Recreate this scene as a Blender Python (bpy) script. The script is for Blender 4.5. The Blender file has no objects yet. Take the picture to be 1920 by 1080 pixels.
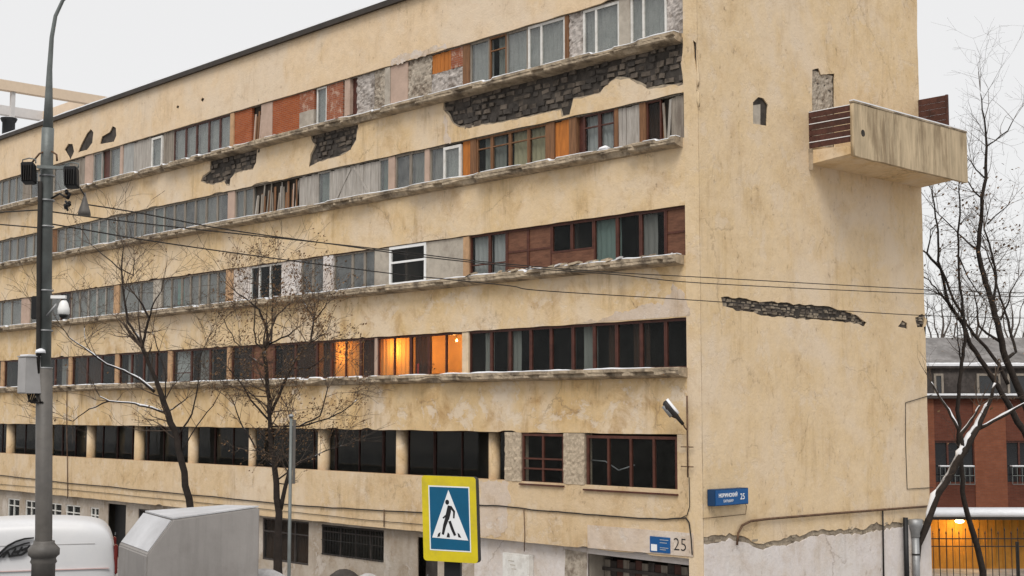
import bpy, bmesh, math, random
from mathutils import Vector, Matrix, noise

random.seed(11)
SC = bpy.context.scene
COL = SC.collection

# ------------------------------------------------------------------ camera
CAM = Vector((24.813, -30.0, 6.7))          # yard ground is z = 0, street is z = 3.15
YAW, PITCH, FPX = -0.8173, 0.0890, 2579.3   # measured from the facade's vanishing lines
FW = Vector((math.sin(YAW)*math.cos(PITCH), math.cos(YAW)*math.cos(PITCH), math.sin(PITCH)))
RT = Vector((math.cos(YAW), -math.sin(YAW), 0))
UP = RT.cross(FW)
cam = bpy.data.cameras.new('camera')
camo = bpy.data.objects.new('camera', cam)
COL.objects.link(camo)
cam.sensor_width = 36.0
cam.lens = FPX/1920*36.0
cam.clip_start = 0.1
cam.clip_end = 3000
camo.matrix_world = Matrix(((RT.x, UP.x, -FW.x, CAM.x), (RT.y, UP.y, -FW.y, CAM.y), (RT.z, UP.z, -FW.z, CAM.z), (0, 0, 0, 1)))
SC.camera = camo

# ------------------------------------------------------------------ sky, sun, exposure
SUN_DIR = Vector((0.45, -0.60, 1.0)).normalized()      # towards the sun behind thin cloud
SUN_EL = math.asin(SUN_DIR.z)
SUN_AZ = math.atan2(SUN_DIR.x, SUN_DIR.y)
world = bpy.data.worlds.new('World')
SC.world = world
world.use_nodes = True
wn, wl = world.node_tree.nodes, world.node_tree.links
wn.clear()
w_out = wn.new('ShaderNodeOutputWorld')
w_bg = wn.new('ShaderNodeBackground')
w_sky = wn.new('ShaderNodeTexSky')
w_sky.sky_type = 'NISHITA'
w_sky.sun_disc = False
w_sky.sun_elevation = SUN_EL
w_sky.sun_rotation = SUN_AZ
w_mix = wn.new('ShaderNodeMix')
w_mix.data_type = 'RGBA'
w_mix.inputs[0].default_value = 0.93                    # closed cloud cover over the clear sky
w_mix.inputs[7].default_value = (5.62, 5.54, 5.46, 1)
wl.new(w_sky.outputs[0], w_mix.inputs[6])
wl.new(w_mix.outputs[2], w_bg.inputs[0])
w_bg.inputs[1].default_value = 0.1
wl.new(w_bg.outputs[0], w_out.inputs[0])
sun = bpy.data.lights.new('sun', 'SUN')
sun.energy = 1.4
sun.angle = math.radians(28)
sun.color = (1.0, 0.96, 0.9)
suno = bpy.data.objects.new('sun', sun)
COL.objects.link(suno)
suno.rotation_euler = SUN_DIR.to_track_quat('Z', 'Y').to_euler()
suno.location = (0, 0, 60)
SC.view_settings.view_transform = 'Standard'
SC.view_settings.look = 'None'
SC.view_settings.exposure = 0.66
SC.view_settings.gamma = 1
SC.view_settings.use_curve_mapping = False
SC.render.engine = 'CYCLES'
SC.cycles.use_denoising = True
SC.cycles.max_bounces = 8
SC.cycles.transparent_max_bounces = 12

# ------------------------------------------------------------------ measuring: rays from the surveyed standpoint to known planes
def ray(px, py):
    return RT*((px-960)/FPX) - UP*((py-540)/FPX) + FW
def on_y(px, py, y=0.0):
    d = ray(px, py)
    return CAM + d*((y-CAM.y)/d.y)
def on_x(px, py, x=0.48):
    d = ray(px, py)
    return CAM + d*((x-CAM.x)/d.x)
def at(px, py, dist):
    return CAM + ray(px, py)*dist
def proj(p):
    d = p-CAM
    z = d.dot(FW)
    return 960+FPX*d.dot(RT)/z, 540-FPX*d.dot(UP)/z
def fx(px, z, y=0.0):
    """facade X of picture column px at height z"""
    py = 500
    for _ in range(5):
        w = on_y(px, py, y)
        w.z = z
        py = proj(w)[1]
    return on_y(px, py, y).x
def fz(px, py, y=0.0):
    return on_y(px, py, y).z

# ------------------------------------------------------------------ object helpers
def props(o, label=None, cat=None, group=None, kind=None):
    if label: o['label'] = label
    if cat: o['category'] = cat
    if group: o['group'] = group
    if kind: o['kind'] = kind
    return o
def empty(name, loc, label=None, cat=None, group=None, kind=None):
    o = bpy.data.objects.new(name, None)
    o.empty_display_size = 0.2
    COL.objects.link(o)
    o.location = loc
    return props(o, label, cat, group, kind)
def origin(o):
    v = Vector((0, 0, 0))
    while o is not None:
        v += o.location
        o = o.parent
    return v
def link_mesh(name, me, mat, parent=None, loc=None):
    o = bpy.data.objects.new(name, me)
    COL.objects.link(o)
    if mat is not None and not me.materials:
        me.materials.append(mat)
    if loc is not None: o.location = loc
    if parent is not None: o.parent = parent
    return o

class MB:
    """collects boxes, tubes and sheets, all given in world coordinates"""
    def __init__(s):
        s.v = []; s.f = []; s.sm = []
    def add(s, vs, fs, smooth=False):
        n = len(s.v)
        s.v += [Vector(v) for v in vs]
        s.f += [tuple(i+n for i in f) for f in fs]
        s.sm += [smooth]*len(fs)
        return s
    def box(s, x0, x1, y0, y1, z0, z1):
        vs = [(x, y, z) for z in (z0, z1) for y in (y0, y1) for x in (x0, x1)]
        return s.add(vs, [(0, 2, 3, 1), (4, 5, 7, 6), (0, 1, 5, 4), (2, 6, 7, 3), (0, 4, 6, 2), (1, 3, 7, 5)])
    def obox(s, c, ax, ay, az):
        c = Vector(c)
        vs = [c+ax*i+ay*j+az*k for k in (-1, 1) for j in (-1, 1) for i in (-1, 1)]
        return s.add(vs, [(0, 2, 3, 1), (4, 5, 7, 6), (0, 1, 5, 4), (2, 6, 7, 3), (0, 4, 6, 2), (1, 3, 7, 5)])
    def tube(s, pts, rad, sides=8, cap=True, smooth=True):
        pts = [Vector(p) for p in pts]
        if not hasattr(rad, '__len__'): rad = [rad]*len(pts)
        ref = Vector((0.13, 0.31, 0.94))
        rings = []
        n = None
        for i, p in enumerate(pts):
            t = (pts[min(i+1, len(pts)-1)]-pts[max(i-1, 0)])
            if t.length < 1e-9: t = Vector((0, 0, 1))
            t.normalize()
            if n is None:
                n = t.cross(ref)
                if n.length < 1e-3: n = t.cross(Vector((1, 0, 0)))
            else:
                n = n - t*n.dot(t)
                if n.length < 1e-4: n = t.orthogonal()
            n.normalize()
            b = t.cross(n)
            rings.append([p+(n*math.cos(2*math.pi*k/sides)+b*math.sin(2*math.pi*k/sides))*rad[i] for k in range(sides)])
        vs = [v for r in rings for v in r]
        fs = []
        for i in range(len(rings)-1):
            for k in range(sides):
                a = i*sides+k; b2 = i*sides+(k+1) % sides
                fs.append((a, b2, b2+sides, a+sides))
        s.add(vs, fs, smooth)
        if cap:
            m = len(s.v)-len(vs)
            s.f.append(tuple(m+k for k in range(sides))[::-1]); s.sm.append(False)
            s.f.append(tuple(m+len(vs)-sides+k for k in range(sides))); s.sm.append(False)
        return s
    def lathe(s, base, prof, sides=16, axis=None):
        base = Vector(base)
        ax = Vector(axis).normalized() if axis is not None else Vector((0, 0, 1))
        e1 = ax.orthogonal().normalized(); e2 = ax.cross(e1)
        vs = [base+ax*h+(e1*math.cos(2*math.pi*k/sides)+e2*math.sin(2*math.pi*k/sides))*max(r, 1e-4) for r, h in prof for k in range(sides)]
        fs = [(i*sides+k, i*sides+(k+1) % sides, (i+1)*sides+(k+1) % sides, (i+1)*sides+k) for i in range(len(prof)-1) for k in range(sides)]
        s.add(vs, fs, True)
        m = len(s.v)-len(vs)
        s.f.append(tuple(m+k for k in range(sides))[::-1]); s.sm.append(False)
        s.f.append(tuple(m+len(vs)-sides+k for k in range(sides))); s.sm.append(False)
        return s
    def prism(s, poly, o, e1, e2, e3):
        """flat polygon (u,v) on axes e1,e2, thickened by vector e3"""
        o = Vector(o)
        a = [o+e1*u+e2*v for u, v in poly]
        n = len(a)
        return s.add(a+[p+e3 for p in a], [tuple(range(n))[::-1], tuple(range(n, 2*n))]+[(i, (i+1) % n, n+(i+1) % n, n+i) for i in range(n)])
    def sweep(s, rings, cap=True, smooth=False, closed=True):
        n = len(rings[0])
        vs = [v for r in rings for v in r]
        fs = []
        for i in range(len(rings)-1):
            for k in range(n if closed else n-1):
                a = i*n+k; b = i*n+(k+1) % n
                fs.append((a, b, b+n, a+n))
        s.add(vs, fs, smooth)
        if cap and closed:
            m = len(s.v)-len(vs)
            s.f.append(tuple(m+k for k in range(n))[::-1]); s.sm.append(False)
            s.f.append(tuple(m+len(vs)-n+k for k in range(n))); s.sm.append(False)
        return s
    def build(s, name, mat, parent=None, fix=True, bevel=0):
        o0 = origin(parent) if parent is not None else Vector((0, 0, 0))
        me = bpy.data.meshes.new(name)
        me.from_pydata([v-o0 for v in s.v], [], s.f)
        if fix or bevel:
            bm = bmesh.new(); bm.from_mesh(me)
            bmesh.ops.recalc_face_normals(bm, faces=bm.faces)
            if bevel:
                bmesh.ops.bevel(bm, geom=[e for e in bm.edges if e.is_manifold and e.calc_face_angle(0) > 0.5], offset=bevel, segments=2, affect='EDGES', clamp_overlap=True)
            bm.to_mesh(me); bm.free()
            if not bevel: me.polygons.foreach_set('use_smooth', s.sm)
        else:
            me.polygons.foreach_set('use_smooth', s.sm)
        me.update()
        return link_mesh(name, me, mat, parent)

def filled(name, polys, depth, mapping, mat, parent):
    """polygon with holes (first outline, then holes), given depth; mapping takes (u, v, w)"""
    cu = bpy.data.curves.new('tmp', 'CURVE')
    cu.dimensions = '2D'; cu.fill_mode = 'BOTH'; cu.extrude = depth/2
    for poly in polys:
        sp = cu.splines.new('POLY')
        sp.points.add(len(poly)-1)
        for p, (u, v) in zip(sp.points, poly): p.co = (u, v, 0, 1)
        sp.use_cyclic_u = True
    ob = bpy.data.objects.new('tmp', cu)
    COL.objects.link(ob)
    dg = bpy.context.evaluated_depsgraph_get()
    dg.update()
    me = bpy.data.meshes.new_from_object(ob.evaluated_get(dg))
    bpy.data.objects.remove(ob); bpy.data.curves.remove(cu)
    o0 = origin(parent) if parent is not None else Vector((0, 0, 0))
    for v in me.vertices: v.co = Vector(mapping(v.co.x, v.co.y, v.co.z)) - o0
    bm = bmesh.new(); bm.from_mesh(me)
    bmesh.ops.remove_doubles(bm, verts=bm.verts, dist=1e-5)
    bmesh.ops.recalc_face_normals(bm, faces=bm.faces)
    bm.to_mesh(me); bm.free()
    me.name = name
    me.materials.clear()
    return link_mesh(name, me, mat, parent)

def rag(poly, amp, step, seed=0.0):
    """roughens an outline"""
    out = []
    n = len(poly)
    for i in range(n):
        a = Vector((*poly[i], 0)); b = Vector((*poly[(i+1) % n], 0))
        m = max(1, int((b-a).length/step))
        d = (b-a).normalized() if (b-a).length > 0 else Vector((1, 0, 0))
        nn = Vector((-d.y, d.x, 0))
        for k in range(m):
            p = a.lerp(b, k/m)
            j = noise.noise(Vector((p.x*3.1+seed, p.y*3.3, seed)))*amp + (random.random()-.5)*amp*.7
            p = p+nn*j
            out.append((p.x, p.y))
    return out
def in_poly(u, v, poly):
    c = False
    n = len(poly)
    for i in range(n):
        x1, y1 = poly[i]; x2, y2 = poly[(i+1) % n]
        if (y1 > v) != (y2 > v) and u < (x2-x1)*(v-y1)/(y2-y1)+x1: c = not c
    return c

def text_mesh(body, size, name, o, e1, e2, e3, mat, parent, shear=0.0, thick=0.004, align='LEFT', bold=0.0):
    cu = bpy.data.curves.new('tmp', 'FONT')
    cu.body = body; cu.size = size; cu.extrude = thick/2; cu.shear = shear; cu.align_x = align; cu.offset = bold
    ob = bpy.data.objects.new('tmp', cu)
    COL.objects.link(ob)
    dg = bpy.context.evaluated_depsgraph_get(); dg.update()
    me = bpy.data.meshes.new_from_object(ob.evaluated_get(dg))
    bpy.data.objects.remove(ob); bpy.data.curves.remove(cu)
    o0 = origin(parent) if parent is not None else Vector((0, 0, 0))
    o = Vector(o)
    for v in me.vertices:
        c = v.co.copy()
        v.co = o+e1*c.x+e2*c.y+e3*c.z-o0
    me.name = name
    me.materials.clear()
    return link_mesh(name, me, mat, parent)

# ------------------------------------------------------------------ materials
def nt(name):
    m = bpy.data.materials.new(name)
    m.use_nodes = True
    n, l = m.node_tree.nodes, m.node_tree.links
    b = n['Principled BSDF']
    return m, n, l, b
def N(n, typ, **kw):
    nd = n.new(typ)
    for k, v in kw.items(): setattr(nd, k, v)
    return nd
def noise_tex(n, l, vec, scale, detail=4, rough=.6, dist=0):
    t = n.new('ShaderNodeTexNoise')
    t.inputs['Scale'].default_value = scale
    t.inputs['Detail'].default_value = detail
    t.inputs['Roughness'].default_value = rough
    t.inputs['Distortion'].default_value = dist
    l.new(vec, t.inputs['Vector'])
    return t.outputs['Fac']
def ramp(n, l, fac, a, b, lo=0.0, hi=1.0):
    r = n.new('ShaderNodeMapRange')
    r.inputs[1].default_value = a; r.inputs[2].default_value = b
    r.inputs[3].default_value = lo; r.inputs[4].default_value = hi
    l.new(fac, r.inputs[0])
    return r.outputs[0]
def mul(n, l, a, b):
    m = n.new('ShaderNodeMath'); m.operation = 'MULTIPLY'
    for i, x in enumerate((a, b)):
        if isinstance(x, (int, float)): m.inputs[i].default_value = x
        else: l.new(x, m.inputs[i])
    return m.outputs[0]
def mixc(n, l, fac, a, b, mode='MIX'):
    m = n.new('ShaderNodeMix'); m.data_type = 'RGBA'; m.blend_type = mode
    for i, x in ((0, fac), (6, a), (7, b)):
        if isinstance(x, (int, float)): m.inputs[i].default_value = x
        elif isinstance(x, tuple): m.inputs[i].default_value = (*x[:3], 1)
        else: l.new(x, m.inputs[i])
    return m.outputs[2]
def scaled(n, l, vec, sx, sy, sz, off=0):
    m = n.new('ShaderNodeMapping')
    m.inputs['Scale'].default_value = (sx, sy, sz)
    m.inputs['Location'].default_value = (off, off*1.7, off*.6)
    l.new(vec, m.inputs['Vector'])
    return m.outputs[0]
def bump(n, l, b, h, strength, dist=0.02):
    bp = n.new('ShaderNodeBump')
    bp.inputs['Strength'].default_value = strength
    bp.inputs['Distance'].default_value = dist
    l.new(h, bp.inputs['Height'])
    l.new(bp.outputs[0], b.inputs['Normal'])

def M(name, col, rough=.8, var=.2, scale=3.0, col2=None, amt2=.5, bmp=.25, bscale=18, snow=0.0, metal=0.0, streak=0.0, spec=.3, grain=None):
    m, n, l, b = nt(name)
    pos = n.new('ShaderNodeNewGeometry')
    P = pos.outputs['Position']
    if grain: P = scaled(n, l, P, *grain)
    f1 = noise_tex(n, l, P, scale, 6, .65)
    c = mixc(n, l, ramp(n, l, f1, .3, .7), tuple(x*(1-var) for x in col), tuple(min(1, x*(1+var)) for x in col))
    if col2:
        f2 = noise_tex(n, l, scaled(n, l, P, 1, 1, 1, 7.3), scale*.6, 7, .7)
        c = mixc(n, l, ramp(n, l, f2, .48, .62, 0, amt2), c, col2)
    if streak:
        f3 = noise_tex(n, l, scaled(n, l, pos.outputs['Position'], 4, 4, .35, 3.1), 1.6, 5, .6)
        c = mixc(n, l, ramp(n, l, f3, .5, .75, 0, streak), c, tuple(x*.35 for x in col))
    if snow:
        sp = n.new('ShaderNodeSeparateXYZ'); l.new(pos.outputs['Normal'], sp.inputs[0])
        f4 = noise_tex(n, l, scaled(n, l, pos.outputs['Position'], 1, 1, 1, 1.9), 2.2, 3, .6)
        s = mul(n, l, ramp(n, l, sp.outputs['Z'], .35, .6), ramp(n, l, f4, .62-.35*snow, .72-.35*snow))
        c = mixc(n, l, s, c, (.82, .83, .86))
    l.new(c, b.inputs['Base Color'])
    b.inputs['Roughness'].default_value = rough
    b.inputs['Metallic'].default_value = metal
    b.inputs['Specular IOR Level'].default_value = spec
    if bmp: bump(n, l, b, noise_tex(n, l, P, bscale, 5, .6), bmp)
    return m

def plaster(name, base, warm, stain=.5, peel=.3, seed=0.0, crack=.5, pale=(.71, .60, .475), streaks=.45):
    """old painted render: two paint tints, rain streaks, ochre damp stains, pale peeled areas, hairline cracks"""
    m, n, l, b = nt(name)
    pos = n.new('ShaderNodeNewGeometry').outputs['Position']
    P = scaled(n, l, pos, 1, 1, 1, seed)
    c = mixc(n, l, ramp(n, l, noise_tex(n, l, P, .55, 6, .65), .38, .62), base, warm)
    # blotchy fading at arm's length
    c = mixc(n, l, ramp(n, l, noise_tex(n, l, scaled(n, l, P, 1, 1, .7, 4.4), 1.9, 7, .7), .42, .64, 0, .45), c, tuple(min(1, x*y) for x, y in zip(base, (1.04, 1.07, 1.16))))
    fm = noise_tex(n, l, P, 5.5, 8, .72)
    c = mixc(n, l, ramp(n, l, fm, .42, .75, 0, .42), c, tuple(x*.72 for x in base))
    ff = noise_tex(n, l, scaled(n, l, P, 1, 1, .8, 6.6), .28, 4, .6, .5)
    c = mixc(n, l, ramp(n, l, ff, .5, .62, 0, .55), c, pale)
    # damp ochre blotches
    fs = noise_tex(n, l, P, 1.1, 9, .74, .6)
    c = mixc(n, l, ramp(n, l, fs, .5, .68, 0, stain), c, (base[0]*.60, base[1]*.49, base[2]*.36))
    # rain streaks of uneven length
    fk = noise_tex(n, l, scaled(n, l, P, 2.0, 2.0, .22, 5.5), 1.7, 7, .72)
    fk2 = noise_tex(n, l, P, .55, 3, .5)
    k = mul(n, l, ramp(n, l, fk, .5, .70, 0, streaks), ramp(n, l, fk2, .46, .6))
    c = mixc(n, l, k, c, (base[0]*.50, base[1]*.45, base[2]*.38))
    # peeled paint, pale underneath
    fp = noise_tex(n, l, scaled(n, l, P, 1, 1, 1, 9.1), .95, 11, .72, .3)
    pk = ramp(n, l, fp, .55, .60, 0, peel)
    c = mixc(n, l, pk, c, pale)
    # soot specks
    fq = noise_tex(n, l, scaled(n, l, P, 1, 1, .6, 2.2), 7, 5, .65)
    c = mixc(n, l, mul(n, l, ramp(n, l, fq, .60, .70, 0, .6), ramp(n, l, fs, .42, .6)), c, (.17, .115, .075))
    # cracks
    vv = n.new('ShaderNodeTexVoronoi'); vv.feature = 'DISTANCE_TO_EDGE'; vv.inputs['Scale'].default_value = .33
    wv = n.new('ShaderNodeVectorMath'); wv.operation = 'ADD'
    nz = n.new('ShaderNodeTexNoise'); nz.inputs['Scale'].default_value = 1.1; nz.inputs['Detail'].default_value = 8; nz.inputs['Roughness'].default_value = .65
    l.new(P, nz.inputs['Vector'])
    sc = n.new('ShaderNodeVectorMath'); sc.operation = 'SCALE'; sc.inputs['Scale'].default_value = 1.1
    l.new(nz.outputs['Color'], sc.inputs[0])
    l.new(P, wv.inputs[0]); l.new(sc.outputs[0], wv.inputs[1])
    l.new(wv.outputs[0], vv.inputs['Vector'])
    ck = mul(n, l, ramp(n, l, vv.outputs['Distance'], .003, .010, 1, 0), ramp(n, l, fk2, .53, .58, 0, crack))
    c = mixc(n, l, ck, c, (.2, .14, .09))
    l.new(c, b.inputs['Base Color'])
    b.inputs['Roughness'].default_value = .9
    b.inputs['Specular IOR Level'].default_value = .15
    h = n.new('ShaderNodeMath'); h.operation = 'MULTIPLY_ADD'
    l.new(noise_tex(n, l, P, 14, 6, .65), h.inputs[0]); h.inputs[1].default_value = .5
    l.new(noise_tex(n, l, P, 2.5, 5, .6), h.inputs[2])
    h2 = n.new('ShaderNodeMath'); h2.operation = 'SUBTRACT'
    l.new(h.outputs[0], h2.inputs[0]); l.new(mul(n, l, pk, .5), h2.inputs[1])
    bump(n, l, b, h2.outputs[0], .5, .045)
    return m

def glass(name, tint=(.88, .9, .9), dust=.010, dustcol=(.35, .36, .34), rough=.04, refl=.005):
    m = bpy.data.materials.new(name); m.use_nodes = True
    n, l = m.node_tree.nodes, m.node_tree.links
    n.clear()
    out = n.new('ShaderNodeOutputMaterial')
    tr = n.new('ShaderNodeBsdfTransparent'); tr.inputs[0].default_value = (*tint, 1)
    gl = n.new('ShaderNodeBsdfGlossy'); gl.inputs[0].default_value = (.95, .97, 1, 1); gl.inputs[1].default_value = rough
    pos = n.new('ShaderNodeNewGeometry').outputs['Position']
    bp = n.new('ShaderNodeBump'); bp.inputs['Strength'].default_value = .06; bp.inputs['Distance'].default_value = .05
    l.new(noise_tex(n, l, pos, 2.3, 2, .5), bp.inputs['Height']); l.new(bp.outputs[0], gl.inputs['Normal'])
    df = n.new('ShaderNodeBsdfDiffuse'); df.inputs[0].default_value = (*dustcol, 1)
    lw = n.new('ShaderNodeLayerWeight'); lw.inputs[0].default_value = .5
    pw = n.new('ShaderNodeMath'); pw.operation = 'POWER'; pw.inputs[1].default_value = 4.5
    l.new(lw.outputs['Facing'], pw.inputs[0])
    fr = n.new('ShaderNodeMath'); fr.operation = 'MULTIPLY_ADD'; fr.inputs[1].default_value = .35; fr.inputs[2].default_value = refl
    l.new(pw.outputs[0], fr.inputs[0])
    m1 = n.new('ShaderNodeMixShader'); l.new(fr.outputs[0], m1.inputs[0]); l.new(tr.outputs[0], m1.inputs[1]); l.new(gl.outputs[0], m1.inputs[2])
    m2 = n.new('ShaderNodeMixShader')
    l.new(ramp(n, l, noise_tex(n, l, pos, 3, 6, .7), .3, .75, dust*.3, dust*1.8), m2.inputs[0])
    l.new(m1.outputs[0], m2.inputs[1]); l.new(df.outputs[0], m2.inputs[2])
    l.new(m2.outputs[0], out.inputs[0])
    return m
def cloth(name, col, trans=.4):
    m = bpy.data.materials.new(name); m.use_nodes = True
    n, l = m.node_tree.nodes, m.node_tree.links
    n.clear()
    out = n.new('ShaderNodeOutputMaterial')
    pos = n.new('ShaderNodeNewGeometry').outputs['Position']
    c = mixc(n, l, noise_tex(n, l, scaled(n, l, pos, 6, 1, .4), 2, 4), tuple(x*.75 for x in col), col)
    d = n.new('ShaderNodeBsdfDiffuse'); l.new(c, d.inputs[0])
    t = n.new('ShaderNodeBsdfTranslucent'); l.new(c, t.inputs[0])
    mx = n.new('ShaderNodeMixShader'); mx.inputs[0].default_value = trans
    l.new(d.outputs[0], mx.inputs[1]); l.new(t.outputs[0], mx.inputs[2]); l.new(mx.outputs[0], out.inputs[0])
    return m
def emit(name, col, strength):
    m, n, l, b = nt(name)
    b.inputs['Base Color'].default_value = (*col, 1)
    b.inputs['Emission Color'].default_value = (*col, 1)
    b.inputs['Emission Strength'].default_value = strength
    return m
def brickmat(name, c1, c2, mortar, plane='x', scale=1.0, wash=None, bw=.26, bh=.077):
    m, n, l, b = nt(name)
    pos = n.new('ShaderNodeNewGeometry').outputs['Position']
    sp = n.new('ShaderNodeSeparateXYZ'); l.new(pos, sp.inputs[0])
    cb = n.new('ShaderNodeCombineXYZ')
    if plane == 'x': l.new(sp.outputs['X'], cb.inputs[0])
    else:
        dt = n.new('ShaderNodeVectorMath'); dt.operation = 'DOT_PRODUCT'
        dt.inputs[1].default_value = plane
        l.new(pos, dt.inputs[0]); l.new(dt.outputs['Value'], cb.inputs[0])
    l.new(sp.outputs['Z'], cb.inputs[1])
    t = n.new('ShaderNodeTexBrick')
    t.inputs['Scale'].default_value = scale
    t.inputs['Brick Width'].default_value = bw; t.inputs['Row Height'].default_value = bh
    t.inputs['Mortar Size'].default_value = .008
    t.inputs['Color1'].default_value = (*c1, 1); t.inputs['Color2'].default_value = (*c2, 1); t.inputs['Mortar'].default_value = (*mortar, 1)
    l.new(cb.outputs[0], t.inputs['Vector'])
    c = mixc(n, l, ramp(n, l, noise_tex(n, l, pos, 2.5, 8, .7), .35, .7, 0, .55), t.outputs['Color'], tuple(x*.6 for x in c1))
    if wash: c = mixc(n, l, ramp(n, l, noise_tex(n, l, pos, 3.1, 8, .75), .52, .6, 0, .75), c, wash)
    l.new(c, b.inputs['Base Color'])
    b.inputs['Roughness'].default_value = .92
    b.inputs['Specular IOR Level'].default_value = .1
    bump(n, l, b, t.outputs['Fac'], -.5, .02)
    return m

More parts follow.
